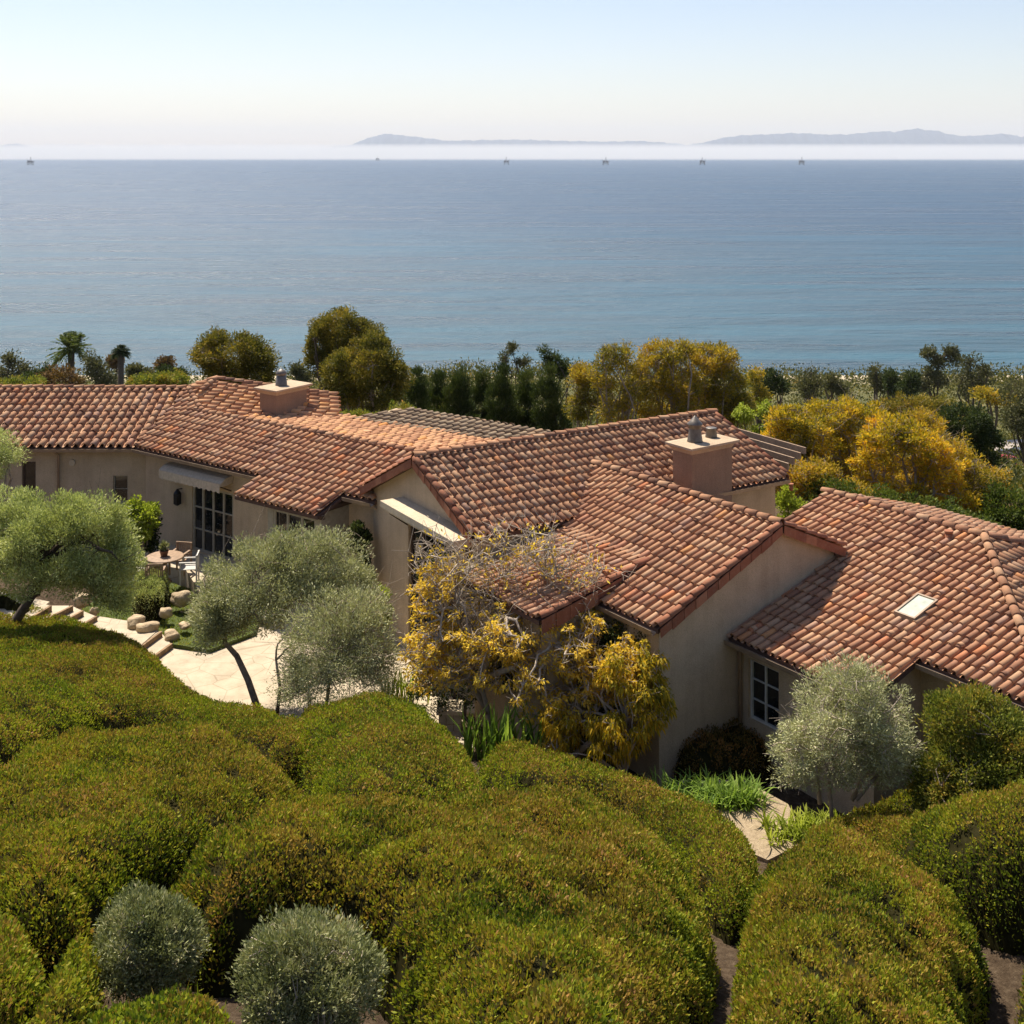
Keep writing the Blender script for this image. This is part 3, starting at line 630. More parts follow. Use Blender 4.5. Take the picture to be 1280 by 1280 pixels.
# awning, lantern, round wall vent
a_ = MB(); aw = [(.34, -9.76), (.05, -9.80), (-.14, -9.92), (-.14, -10.0), (.05, -10.02), (.34, -9.98)]
a_.prism([R(4.45, r, z) for r, z in aw], Bd*2.9)
awo = a_.build('awning', M['awn'], house)
a_ = MB(); n = 26
for k in range(n):
    t0 = 4.42-k*2.84/n; sc_ = .025*(k % 2)
    a_.prism([R(t0, -.15, -9.93), R(t0-2.84/n, -.15, -9.93), R(t0-2.84/n, -.16, -10.17-sc_), R(t0, -.16, -10.17-sc_)], -Bn*.008)
a_.build('valance', M['awn'], awo)
for t_ in (4.3, 1.65):
    a_ = MB(); a_.tube([(R(t_, .35, -10.25), .02), (R(t_, -.1, -10.02), .02)], 6); a_.build('awning_arm', M['wood'], awo)
l_ = MB(); lc = R(3.93, .16, 0)
l_.box(lc+V(0, 0, -10.83), Bd*.085, Bn*.085, V(0, 0, .16)); l_.lathe(lc+V(0, 0, -10.67), [(.13, 0), (.12, .03), (.05, .12), (.02, .16)], 8)
l_.lathe(lc+V(0, 0, -11.04), [(.03, 0), (.1, .04), (.1, .05)], 8); l_.tube([(lc+V(0, 0, -10.52), .015), (lc+Bn*.19+V(0, 0, -10.55), .015)], 6)
l_.build('wall_lantern', M['black'], house)
l_ = MB(); l_.tube([(V(-14.3, 39.04, -10.02), .1), (V(-14.3, 38.98, -10.02), .1)], 14); l_.build('round_vent', M['cream'], house)
# pergola beyond the middle wing
pg = empty('pergola', K(10.5, 0, -12.9), 'dark timber pergola with long sunlit rafter tops beyond the middle wing', 'pergola')
for c_, n1 in ((12.9, .6), (12.3, .98), (11.7, 1.32), (11.1, 1.69)):
    b_ = MB(); b_.box(K(c_, (n1-3.4)/2, -9.08), Cc*.028, Cn*((n1+3.4)/2), V(0, 0, .10)); b_.build('rafter', M['teak'], pg)
for n0 in (-2.9, -.9):
    b_ = MB(); b_.box(K(12.0, n0, -9.28), Cc*1.3, Cn*.06, V(0, 0, .10)); b_.build('beam', M['wood'], pg)
    for c_ in (10.7, 12.9):
        b_ = MB(); b_.box(K(c_, n0, -11.3), Cc*.07, Cn*.07, V(0, 0, 1.91)); b_.build('post', M['wood'], pg)

# ------------------------------------------------------------ terrace, path, steps
def slab(name, px, z, th, mat, kind='structure'):
    mb = MB(); pts = [P(u, v, z) for u, v in px]; mb.prism([p+V(0, 0, -th) for p in pts], V(0, 0, th)); return tag(mb.build(name, mat), kind=kind)
slab('patio', [(150, 830), (182, 826), (213, 803), (262, 800), (300, 790), (320, 750), (470, 750), (560, 860), (600, 950), (480, 960), (330, 960), (220, 930), (160, 880)], -12.86, .3, M['paving'])
slab('path', [(88, 791), (121, 770), (160, 776), (197, 788), (164, 817), (120, 812)], -12.58, .5, M['paving'])
slab('path', [(-70, 770), (-70, 725), (62, 752), (33, 774), (0, 785)], -12.065, 1, M['paving'])
slab('terrace', [(165, 700), (232, 712), (250, 740), (330, 740), (480, 735), (480, 640), (330, 620), (100, 640), (60, 680)], -12.42, .8, M['paving'])
slab('lawn', [(95, 768), (125, 745), (170, 715), (245, 738), (330, 752), (320, 790), (262, 812), (215, 805), (195, 788), (160, 779)], -12.76, .6, M['lawn'])
ng = 26000; gx = rng.uniform(-13, -5.5, ng); gy = rng.uniform(30, 38, ng)
lp = [tuple(P(u, v, -12.76)[:2]) for u, v in [(95, 768), (125, 745), (170, 715), (245, 738), (330, 752), (320, 790), (262, 812), (215, 805), (195, 788), (160, 779)]]
def grass_():
    ok = inpoly(gx, gy, lp)[0]; p = np.stack([gx[ok], gy[ok], np.full(ok.sum(), -12.76)], 1)
    v, q = leaf_arrays(p, rng.normal(size=p.shape)*.5+np.array([0, 0, 1.]), .07, .018); tag(mesh_np('grass', v, q, L['mound_green']), kind='stuff')
steps = empty('garden_steps', P(100, 775, -12.6), 'flight of four pale stone steps with brown risers beside the left olive tree', 'steps')
def step(px0, px1, px2, px3, z, par):
    s_ = MB(); s_.prism([P(*p, z)+V(0, 0, -.15) for p in (px0, px1, px2, px3)], V(0, 0, .15)); o = s_.build('tread', M['paving'], par)
    a, b = P(*px0, z), P(*px1, z); d = (b-a).normalized(); n = V(d.y, -d.x, 0)
    r_ = MB(); r_.prism([a+n*.0+V(0, 0, -.17), b+V(0, 0, -.17), b+V(0, 0, .006), a+V(0, 0, .006)], n*.07); r_.build('riser', M['riser'], par); return o
sp = [((33, 774), (62, 757)), ((45, 779), (89, 757)), ((62, 785), (102, 763)), ((84, 791), (119, 770))]
zz = [-12.04, -12.18, -12.32, -12.46]
for k in range(4):
    a, b = sp[k]; pa, pb = sp[k-1] if k else ((5, 768), (40, 750))
    step(a, b, pb, pa, zz[k], steps)
steps2 = empty('garden_steps', P(190, 812, -12.8), 'pair of pale stone steps with brown risers leading down to the lower patio', 'steps')
step((163, 816), (200, 789), (170, 780), (140, 803), -12.6, steps2); step((181, 827), (213, 804), (200, 789), (163, 816), -12.73, steps2)
def boulder(u, v, z, rx, ry, rz, label):
    import bmesh
    c = P(u, v, z); bm = bmesh.new(); bmesh.ops.create_icosphere(bm, subdivisions=3, radius=1)
    sd_ = random.random()*50
    for v_ in bm.verts:
        p = v_.co.copy(); k = 1+.16*math.sin(p.x*2.3+sd_)*math.cos(p.y*2.9+sd_)+.09*math.sin(p.z*5+p.x*4+sd_)
        v_.co = Vector((math.copysign(abs(p.x)**.8, p.x)*rx*k, math.copysign(abs(p.y)**.8, p.y)*ry*k, math.copysign(abs(p.z)**.85, p.z)*rz*k))
    me = bpy.data.meshes.new('boulder'); bm.to_mesh(me); bm.free(); me.materials.append(M['boulder'])
    for p in me.polygons: p.use_smooth = True
    o = bpy.data.objects.new('boulder', me); col.objects.link(o); o.location = c+V(0, 0, rz*.4); o.rotation_euler.z = random.random()*3
    tag(o, label, 'boulder', 'sandstone boulders set in the lawn')
boulder(170, 783, -12.6, .28, .22, .22, 'brown boulder at the top of the pair of steps, biggest on the left')
boulder(184, 788, -12.6, .30, .20, .16, 'low flat boulder lying right of the brown boulder above the steps')
boulder(214, 801, -12.8, .19, .17, .2, 'upright round boulder at the foot of the pair of steps')
boulder(207, 768, -12.5, .19, .15, .13, 'small pale round boulder alone in the lawn')
boulder(226, 752, -12.5, .28, .22, .2, 'large tan boulder at the corner of the raised terrace')
boulder(231, 784, -12.6, .18, .14, .09, 'flat pale boulder on the lawn under the middle olive tree')
boulder(102, 754, -12.35, .22, .2, .2, 'brown boulder beside the top of the long flight of steps')
boulder(118, 766, -12.5, .12, .1, .12, 'little boulder at the lower end of the long flight of steps')
# table, chairs, potted plant
tx = P(206, 697, -11.72); zt = -12.42
tb = empty('garden_table', (tx.x, tx.y, zt), 'round teak pedestal table on the terrace', 'table')
b_ = MB(); b_.lathe((tx.x, tx.y, zt+.70), [(.0, 0), (.52, 0), (.54, .01), (.54, .035), (.52, .045), (0, .045)], 28); b_.build('tabletop', M['teak'], tb)
b_ = MB(); b_.lathe((tx.x, tx.y, zt), [(.2, 0), (.18, .05), (.07, .15), (.1, .35), (.06, .5), (.14, .66), (.14, .70)], 12); b_.build('pedestal', M['teak'], tb)
po = empty('potted_plant', (tx.x-.02, tx.y, zt+.745), 'small grey green plant in a dark pot on the round table', 'potted plant')
b_ = MB(); b_.lathe((tx.x-.02, tx.y, zt+.745), [(.09, 0), (.13, .15), (.145, .17), (.12, .17), (.12, .14)], 14); b_.build('pot', M['terracotta_pot'], po)
def chair(x, y, rz, label, mat):
    r = empty('garden_chair', (x, y, zt), label, 'chair', 'chairs around the round terrace table')
    c, s = math.cos(rz), math.sin(rz)
    ex = V(c, s, 0); ey = V(-s, c, 0); o = V(x, y, zt)
    def bx(name, px, py, pz, hx, hy, hz):
        b = MB(); b.box(o+ex*px+ey*py+V(0, 0, pz), ex*hx, ey*hy, V(0, 0, hz)); b.build(name, mat, r)
    b = MB()
    for k in range(6): b.box(o+ex*(-.2+k*.08)+V(0, 0, .44), ex*.034, ey*.24, V(0, 0, .012))
    b.build('seat', mat, r)
    for sx_ in (-.23, .23):
        for sy_ in (-.22, .24): bx('leg', sx_, sy_, .21 if sy_ < 0 else .42, .022, .022, .21 if sy_ < 0 else .42)
        bx('armrest', sx_, 0, .64, .03, .25, .014)
        bx('arm_post', sx_, -.22, .53, .018, .018, .1)
    b = MB()
    for k in range(7): b.box(o+ex*(-.18+k*.06)+ey*.25+V(0, 0, .64), ex*.014, ey*.01, V(0, 0, .16))
    b.box(o+ey*.25+V(0, 0, .82), ex*.25, ey*.018, V(0, 0, .03)); b.box(o+ey*.25+V(0, 0, .48), ex*.22, ey*.014, V(0, 0, .02))
    b.build('backrest', mat, r)
chair(tx.x+.72, tx.y-.05, -1.45, 'slatted armchair right of the round table, side on', M['white_cushion'])
chair(tx.x-.05, tx.y-.72, PI+.1, 'teak slat chair in front of the round table, showing its back', M['teak'])
chair(tx.x+.25, tx.y+.72, -.2, 'slatted armchair behind the round table, against the wall', M['teak'])
chair(tx.x-.72, tx.y-.15, 1.5, 'pale slatted armchair left of the round table', M['white_cushion'])
# stone pillars in front of the golden tree
def pillar(u, v, D, hw, hh, label):
    top = PD(u, v, D); r = empty('stone_pillar', (top.x, top.y, -12.95), label, 'pillar')
    b = MB(); b.box((top.x, top.y, (top.z-12.95)/2-.04), V(hw, 0, 0), V(0, hw, 0), V(0, 0, (top.z+12.95)/2-.04)); b.build('shaft', M['pillar'], r, .01)
    b = MB(); b.box((top.x, top.y, top.z-.04), V(hw+.05, 0, 0), V(0, hw+.05, 0), V(0, 0, .045)); b.build('coping', M['cream'], r, .01)
    b = MB()
    for k in range(1, 4):
        z = top.z-.1-k*.2; b.box((top.x, top.y, z), V(hw+.003, 0, 0), V(0, hw+.003, 0), V(0, 0, .006))
    for k in (-.33, .33):
        b.box((top.x+hw*k, top.y-hw-.001, (top.z-12.95)/2), V(.005, 0, 0), V(0, .003, 0), V(0, 0, (top.z+12.95)/2-.1))
    b.build('joint', M['riser'], r)
pillar(563, 882, 27.0, .25, 1, 'tan stone pillar, larger one, under the bare branches of the golden tree')
pillar(596, 886, 27.8, .18, 1, 'tan stone pillar, narrower one on the right, beside the strap-leaved clump')
def bollard(u, v, D, h, label):
    t_ = PD(u, v, D); r = empty('garden_light', (t_.x, t_.y, t_.z-h), label, 'garden light')
    b = MB(); b.tube([((t_.x, t_.y, t_.z-h), .012), ((t_.x, t_.y, t_.z-.1), .012)], 8); b.build('stem', M['black'], r)
    b = MB(); b.lathe((t_.x, t_.y, t_.z-.14), [(.03, 0), (.035, .01), (.035, .13), (.025, .14)], 12); b.build('lamp_head', M['black'], r)
bollard(753.5, 980, 20.5, 1.1, 'small black post light standing in the shrubs below the golden tree')
bollard(534, 1203, 12.0, 1.2, 'black post light at the bottom, beside the larger grey shrub')

# ------------------------------------------------------------ foliage
def leaf_arrays(pos, dirs, Ls, Ws, droop=0):
    """diamond leaves: arrays of positions and directions"""
    n = len(pos); d = dirs/np.linalg.norm(dirs, axis=1, keepdims=True)
    rnd = rng.normal(size=(n, 3)); s = np.cross(d, rnd); s /= np.linalg.norm(s, axis=1, keepdims=True)+1e-9
    Ls = np.broadcast_to(np.asarray(Ls, float), (n,))[:, None]; Ws = np.broadcast_to(np.asarray(Ws, float), (n,))[:, None]
    a = pos; b = pos+d*Ls*.45+s*Ws*.5; c = pos+d*Ls; e = pos+d*Ls*.45-s*Ws*.5
    if droop: c = c-np.array([0, 0, 1.])*Ls*droop
    v = np.stack([a, b, c, e], 1).reshape(-1, 3)
    q = np.arange(n*4).reshape(-1, 4); return v, q
def inpoly(x, y, poly):
    r = np.zeros(x.shape, bool); dmin = np.full(x.shape, 1e9)
    for i in range(len(poly)):
        x0, y0 = poly[i]; x1, y1 = poly[(i+1) % len(poly)]
        c = ((y0 > y) != (y1 > y)) & (x < (x1-x0)*(y-y0)/(y1-y0+1e-12)+x0); r ^= c
        dx, dy = x1-x0, y1-y0; t_ = np.clip(((x-x0)*dx+(y-y0)*dy)/(dx*dx+dy*dy+1e-9), 0, 1)
        dmin = np.minimum(dmin, np.hypot(x-x0-t_*dx, y-y0-t_*dy))
    return r, dmin
def fbm(x, y, s, seed=0):
    r = 0
    for k in range(4):
        f_ = s*1.9**k; r = r+np.sin(x*f_*1.1+seed*3.1+k*1.7+1.3*np.sin(y*f_*.7+seed))*np.cos(y*f_*.93+seed*1.7+k)/(1.6**k)
    return r/2
def ground_hit(u, v, h):
    D = 6.0
    while D < 45:
        x = (u-640)/F*D; z = -(v-HV)/F*D
        if z <= Gs(x, D)+h: return (x, D)
        D += .04
    return ((u-640)/F*45, 45)
def mound(label, px, H=1.1, rnd=.85, dens=2600, mat='mound', seed=0, lsz=(.042, .024), cat='shrub', rough=.14, hit=.72, brown=.35, buf=.03, name='clipped_shrub', group='clipped evergreen shrub mounds on the slope'):
    if H > 1.05 and name != 'hedge': rough = .2
    if name == 'hedge': brown = -2; buf = .04
    poly = [ground_hit(u, v, H*hit) for u, v in px]
    # soften the outline
    for _ in range(2):
        q = []
        for i in range(len(poly)):
            a, b = poly[i], poly[(i+1) % len(poly)]
            q += [(a[0]*.75+b[0]*.25, a[1]*.75+b[1]*.25), (a[0]*.25+b[0]*.75, a[1]*.25+b[1]*.75)]
        poly = q
    pa = np.array(poly); x0, y0 = pa.min(0)-buf; x1, y1 = pa.max(0)+buf; rnd = rnd*.92
    def hgt(x, y):
        ins, d = inpoly(x, y, poly); d = np.where(ins, d, -d)+buf; ins = d > 0; d = np.maximum(d, 0)
        k = np.clip(d/rnd, 0, 1); h = H*np.clip(1-(1-k)**2.2, 0, 1)**.55
        return h*(1+rough*fbm(x, y, 1.3, seed))+.22*H*(1-np.exp(-d/1.6))+.05*fbm(x, y, 5, seed+3)*k, ins
    def surf(x, y):
        h, ins = hgt(x, y); return G(x, y)+h, ins
    area = abs(sum(poly[i][0]*poly[(i+1) % len(poly)][1]-poly[(i+1) % len(poly)][0]*poly[i][1] for i in range(len(poly))))/2
    n = int(area*dens*2.2/ (area/((x1-x0)*(y1-y0)))) if area > 0 else 0
    # candidate points; steeper parts keep more
    X = rng.uniform(x0, x1, n); Y = rng.uniform(y0, y1, n); Z, ins = surf(X, Y)
    X, Y, Z = X[ins], Y[ins], Z[ins]
    e = .05; Zx, i1 = surf(X+e, Y); Zy, i2 = surf(X, Y+e)
    gx, gy = np.clip((Zx-Z)/e, -4, 4), np.clip((Zy-Z)/e, -4, 4); sl = np.sqrt(1+gx**2+gy**2)
    keep = rng.random(len(X)) < sl/2.2
    X, Y, Z, gx, gy = X[keep], Y[keep], Z[keep], gx[keep], gy[keep]
    N = np.stack([-gx, -gy, np.ones_like(gx)], 1); N /= np.linalg.norm(N, axis=1, keepdims=True)
    clump = fbm(X, Y, 9, seed+5)+.8*fbm(X+Z, Y-Z, 3.5, seed+8)
    depth = rng.random(len(X))**1.5*.12-.075*clump
    pos = np.stack([X, Y, Z], 1)-N*depth[:, None]
    ok = (clump > -.40+.25*fbm(X, Y, 1.1, seed+20)) | (rng.random(len(X)) < .10)
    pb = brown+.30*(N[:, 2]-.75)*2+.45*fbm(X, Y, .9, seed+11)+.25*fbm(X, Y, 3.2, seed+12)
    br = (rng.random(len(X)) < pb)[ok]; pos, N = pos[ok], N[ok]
    dirs = N*.6+np.array([0, 0, .75])+rng.normal(size=pos.shape)*.55
    sc_ = rng.uniform(.7, 1.35, len(pos)); v, q = leaf_arrays(pos, dirs, lsz[0]*sc_, lsz[1]*sc_)
    # stray shoots standing out of the clipped surface
    sh = rng.random(len(pos)) < .022; ps = pos[sh]; v2, q2 = leaf_arrays(ps, N[sh]*.4+np.array([0, 0, .9])+rng.normal(size=ps.shape)*.35, rng.uniform(.07, .16, len(ps)), .012)
    q = np.concatenate([q, q2+len(v)]); v = np.concatenate([v, v2]); br = np.concatenate([br, rng.random(len(ps)) < .7])
    # dark inner filler: blocks the view, its colour stands in for shade between leaves
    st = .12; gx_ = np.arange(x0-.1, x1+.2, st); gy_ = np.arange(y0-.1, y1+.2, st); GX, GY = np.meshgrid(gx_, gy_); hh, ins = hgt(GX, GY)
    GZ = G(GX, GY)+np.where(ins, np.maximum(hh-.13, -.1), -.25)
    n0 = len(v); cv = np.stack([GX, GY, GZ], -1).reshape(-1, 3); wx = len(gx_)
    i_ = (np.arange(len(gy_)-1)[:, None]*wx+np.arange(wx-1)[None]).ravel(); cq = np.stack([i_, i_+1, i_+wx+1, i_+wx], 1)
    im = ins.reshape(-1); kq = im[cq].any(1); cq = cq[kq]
    o = mesh_np(name, np.concatenate([v, cv]), np.concatenate([q, cq+n0]), [L[mat], L['shade_core'], L['mound_brown']], midx=np.concatenate([br.astype(int)*2, np.ones(len(cq), int)]))
    return tag(o, label, cat, group)
grass_()
mound('long green shrub mound along the edge of the lower patio, farthest left', [(-30, 762), (0, 766), (60, 780), (120, 796), (182, 826), (212, 862), (245, 884), (300, 902), (345, 915), (400, 935), (375, 962), (330, 955), (250, 935), (180, 915), (90, 915), (0, 945), (-40, 950)], .75, .7, 2000, 'mound_green', 1, hit=.5, buf=.28)
mound('rounded shrub mound right below the two middle olive trees', [(330, 905), (430, 888), (500, 889), (545, 903), (590, 935), (615, 975), (580, 1010), (500, 1030), (410, 1030), (385, 1000), (395, 955)], 1.0, 1.0, 2000, 'mound_green', 2)
mound('broad brownish green shrub mound at the left edge above the grey shrubs', [(-60, 960), (0, 948), (80, 922), (170, 914), (260, 930), (330, 948), (385, 975), (395, 1005), (330, 1045), (255, 1065), (205, 1085), (150, 1105), (110, 1140), (50, 1150), (-30, 1135), (-60, 1100)], 1.15, 1.0, 2900, 'mound', 3, (.046, .022))
mound('largest shrub mound, wide brown topped dome in the centre foreground', [(172, 1112), (205, 1080), (280, 1048), (400, 1022), (500, 1022), (600, 1000), (700, 995), (790, 1030), (850, 1075), (888, 1120), (894, 1165), (876, 1205), (842, 1255), (820, 1340), (560, 1340), (535, 1270), (515, 1205), (475, 1150), (400, 1122), (320, 1128), (270, 1140), (215, 1118)], 1.2, 1.05, 3500, 'mound', 4, (.046, .021))
mound('narrow shrub band under the golden tree leading down to the bare soil', [(585, 940), (640, 942), (700, 958), (780, 982), (860, 1012), (950, 1050), (950, 1085), (925, 1125), (900, 1120), (850, 1070), (790, 1020), (700, 990), (620, 985)], .85, .7, 2200, 'mound_green', 5)
mound('rounded brown topped shrub mound at the lower right', [(926, 1112), (955, 1072), (1040, 1055), (1140, 1080), (1215, 1112), (1238, 1150), (1222, 1210), (1215, 1340), (888, 1340), (914, 1230)], 1.2, 1.0, 3500, 'mound', 6, (.046, .021))
mound('broad shrub mound at the right edge below the silver olive tree', [(985, 1048), (1050, 1020), (1130, 994), (1220, 972), (1300, 955), (1400, 960), (1400, 1110), (1300, 1125), (1220, 1100), (1140, 1070), (1050, 1048)], 1.15, .9, 2300, 'mound', 7)
mound('shrub mound cut off by the right edge beside the dark gap', [(1284, 1140), (1340, 1100), (1440, 1100), (1440, 1340), (1276, 1340), (1270, 1220)], 1.1, .9, 3000, 'mound', 8)
mound('green shrub mound cut off by the left edge, low in the picture', [(-120, 1160), (0, 1148), (62, 1170), (58, 1215), (25, 1262), (-120, 1290)], .9, .7, 3200, 'mound_green', 9)
mound('narrow brownish shrub mound left of the smaller grey shrub', [(30, 1262), (60, 1200), (100, 1165), (125, 1175), (118, 1230), (100, 1270), (60, 1340), (0, 1340)], .8, .5, 3200, 'mound', 10, hit=.8)
mound('low shrub mound at the bottom edge below the smaller grey shrub', [(50, 1330), (90, 1275), (160, 1258), (240, 1252), (310, 1280), (330, 1340), (200, 1400)], .6, .5, 3200, 'mound_green', 11)
mound('low mound at the bottom edge right of the tall black post light', [(560, 1340), (590, 1275), (680, 1245), (760, 1245), (810, 1275), (815, 1400), (700, 1400)], 1.45, .6, 3200, 'mound', 12, hit=.9)
mound('dark copper tipped hedge under the window of the right wing', [(835, 905), (870, 885), (930, 885), (965, 905), (965, 945), (930, 962), (840, 960)], .8, .5, 2200, 'copper', 13, cat='hedge', name='hedge', group=None)
mound('square clipped grey green hedge beside the round table', [(168, 722), (185, 710), (212, 712), (208, 745), (190, 757), (165, 752)], 1.0, .22, 2600, 'olive', 14, cat='hedge', name='hedge', group=None, rough=.02, hit=.75)
# loose clusters on curved twigs: strap-leaved plants
def strap_plant(u, v, z, n, L_, W_, spread, label, mat='strap', cat='plant', name='strap_leaved_plant', group=None, ru=.5):
    c = P(u, v, z); N_ = n; base = np.array(c)[None]+np.stack([np.clip(rng.normal(size=N_), -1.5, 1.5)*ru, np.clip(rng.normal(size=N_), -1.5, 1.5)*ru*.5, np.zeros(N_)], 1)
    base[:, 2] = np.maximum(G(base[:, 0], base[:, 1]), z-.1)
    az = rng.uniform(0, 2*PI, N_); out = np.stack([np.cos(az), np.sin(az), np.zeros(N_)], 1); sp_ = rng.uniform(.15, 1, N_)[:, None]*spread
    ln = rng.uniform(.6, 1.1, N_)[:, None]*L_; up = np.array([0, 0, 1.])
    side = np.stack([-np.sin(az), np.cos(az), np.zeros(N_)], 1)*W_/2
    rows = []
    for k, (tt, wd) in enumerate(((0, .7), (.35, 1), (.7, .8), (1, .12))):
        ctr = base+out*sp_*ln*(tt**1.6)+up*ln*(tt-.35*tt**2.6*sp_*1.2); rows += [ctr-side*wd, ctr+side*wd]
    v_ = np.stack(rows, 1).reshape(-1, 3); b0 = np.arange(N_)[:, None]*8
    q = np.concatenate([b0+np.array([[2*k, 2*k+1, 2*k+3, 2*k+2]]) for k in range(3)])
    return tag(mesh_np(name, v_, q, L[mat]), label, cat, group)
strap_plant(628, 950, -12.4, 130, 1.25, .06, .55, 'upright sword-leaved clump beside the stone pillars', ru=.5)
strap_plant(878, 1000, -12.2, 420, .55, .035, 1.0, 'dense strap-leaved clump between the golden tree and the bare soil', ru=.55)
strap_plant(922, 1003, -12.2, 260, .55, .035, 1.0, 'bright strap-leaved clump left of the bare soil', ru=.32)
strap_plant(1006, 1040, -12.15, 380, .45, .035, .9, 'lime green strap-leaved clump at the foot of the silver olive tree', 'lime', ru=.45)
strap_plant(508, 870, -12.6, 150, .8, .03, .6, 'yellow green grassy clump left of the stone pillars', 'lime', ru=.35)
slab('bare_soil', [(850, 975), (930, 975), (985, 1005), (1010, 1050), (960, 1075), (890, 1045), (835, 1000)], -12.2, .8, M['drysoil'])

def tree(name, label, cat, base, crowns, leaf, group=None, nclump=60, rc=.45, per=120, lsz=(.07, .025), stems=None, bark='bark', r0=.12, limbs=10, up=.2, droop=0, bare=0, twig=.012, shell=.5, outb=.5, wig=.25, fork=None, twigs=True, k=6, flat=1.0):
    """crowns: ellipsoids (cx, cy, cz, rx, ry, rz). Trunk and limbs grow from base to the clumps"""
    base = Vector(base); root = empty(name, base, label, cat, group)
    vol_ = np.array([c[3]*c[4]*c[5] for c in crowns]); vol_ = vol_**.67/np.sum(vol_**.67)
    cs = []
    for ci, c in enumerate(crowns):
        n_ = max(3, int(nclump*vol_[ci])); d = rng.normal(size=(n_, 3)); d /= np.linalg.norm(d, axis=1, keepdims=True)
        r = shell+(1-shell)*rng.random(n_)**.6; r *= 1-.14*rng.random(n_)
        p = np.array(c[:3])+d*r[:, None]*np.maximum(np.array(c[3:])-rc*.55, .05); cs.append(p)
    cs = np.concatenate(cs); cen = np.average(cs, axis=0)
    # trunk and limbs
    tb_ = MB()
    fk = fork or .35
    low = cs[:, 2].min()
    if stems is None: stems = [[base, base.lerp(Vector(cen), fk*.5)+V(random.gauss(0, .05), 0, 0)*base.z*0, Vector((cen[0]*.5+base.x*.5, cen[1]*.5+base.y*.5, base.z+(cen[2]-base.z)*fk))]]
    ends = []
    for s_ in stems:
        m_ = len(s_); tb_.tube([(p, r0*(1-.42*i/(m_-1))) for i, p in enumerate(s_)], 8); ends.append(Vector(s_[-1]))
    nodes_ = [(Vector(e_), r0*.55) for e_ in ends]
    idx = rng.choice(len(cs), min(limbs, len(cs)), replace=False)
    for i in idx:
        tgt = Vector(cs[i]); e_ = min(ends, key=lambda q_: (q_-tgt).length+random.random()*.3); dv = tgt-e_; mid = dv.length*wig
        pts = []; off = Vector(rng.normal(size=3))*mid*.35
        for j_ in range(7):
            tt = j_/6; p = e_.lerp(tgt, tt)+off*math.sin(tt*PI)+Vector(rng.normal(size=3))*mid*.08*(0 < tt < 1); p.z += dv.length*.10*math.sin(tt*PI)
            pts.append((p, r0*.5*(1-tt*.85)+twig*.5)); nodes_.append((p, r0*.4*(1-tt*.85)))
        tb_.tube(pts, 5, False)
    if twigs:
        NP = np.array([n_[0][:] for n_ in nodes_])
        for p in cs:
            d_ = np.linalg.norm(NP-p, axis=1)+np.maximum(NP[:, 2]-p[2], 0)*.5; j_ = int(np.argmin(d_)); a = Vector(NP[j_]); b = Vector(p)
            m1 = a.lerp(b, .5)+Vector(rng.normal(size=3))*(b-a).length*.15
            tb_.tube([(a, twig*1.6), (m1, twig*1.1), (b, twig*.6)], 4, False)
            for _ in range(bare):
                e2 = b+Vector(rng.normal(size=3))*rc*.9+V(0, 0, rc*.35); m2 = b.lerp(e2, .5)+Vector(rng.normal(size=3))*rc*.22
                e3 = m2+Vector(rng.normal(size=3))*rc*.5
                tb_.tube([(b, twig*.6), (m2, twig*.5), (e2, twig*.3)], 3, False); tb_.tube([(m2, twig*.45), (e3, twig*.28)], 3, False)
    tb_.build('trunk', M[bark], root)
    n_ = len(cs)*per
    if n_:
        ci = np.repeat(np.arange(len(cs)), per); cr = rc*rng.uniform(.6, 1.25, len(cs))[ci][:, None]
        d = rng.normal(size=(n_, 3)); d /= np.linalg.norm(d, axis=1, keepdims=True)
        pos = cs[ci]+d*cr*(rng.random(n_)**.45)[:, None]*np.array([1, 1, .8*flat])
        outv = pos-cen; outv /= np.linalg.norm(outv, axis=1, keepdims=True)+1e-6
        dirs = d*.5+outv*outb+rng.normal(size=(n_, 3))*.5+np.array([0, 0, up])
        s_ = rng.uniform(.65, 1.3, n_); v, q = leaf_arrays(pos, dirs, lsz[0]*s_, lsz[1]*s_, droop)
        mesh_np('crown', v, q, L[leaf] if isinstance(leaf, str) else leaf, root)
    return root
def E(u, v, D, ru, rv, rd=None):
    c = PD(u, v, D); rx = ru*D/F; return (c.x, c.y, c.z, rx, rx if rd is None else rd, rv*D/F)
# --- olive trees near the terrace
b0 = P(8, 795, -12.1)
tree('olive_tree', 'olive tree with dense grey green crown and leaning dark trunk, at the left edge', 'tree', b0,
     [E(75, 680, 29.5, 95, 70, 1.7), E(30, 690, 29, 70, 62, 1.5), E(120, 700, 29.8, 62, 58, 1.4), E(15, 640, 29.8, 45, 40, 1.2), E(105, 650, 29.5, 56, 42, 1.1), E(140, 725, 29.6, 42, 50, 1.0)], 'olive',
     nclump=300, rc=.34, per=300, lsz=(.08, .026), bark='bark_dark', r0=.17, limbs=16, shell=.45, wig=.3, up=.6, bare=1, twig=.008,
     stems=[[b0, P(20, 775, -11.8)+V(0, .0, .0), PD(42, 742, 29.6)], [PD(42, 742, 29.6), PD(58, 700, 29.6)]])
b0 = PD(-20, 640, 33)+V(0, 0, -1.5)
tree('olive_tree', 'olive tree half hidden at the left edge in front of the far wing', 'tree', b0, [E(-12, 568, 34, 42, 36, 1.2)], 'olive', nclump=60, rc=.3, per=200, lsz=(.075, .02), r0=.1, limbs=8)
b0 = P(326, 897, -12.86)
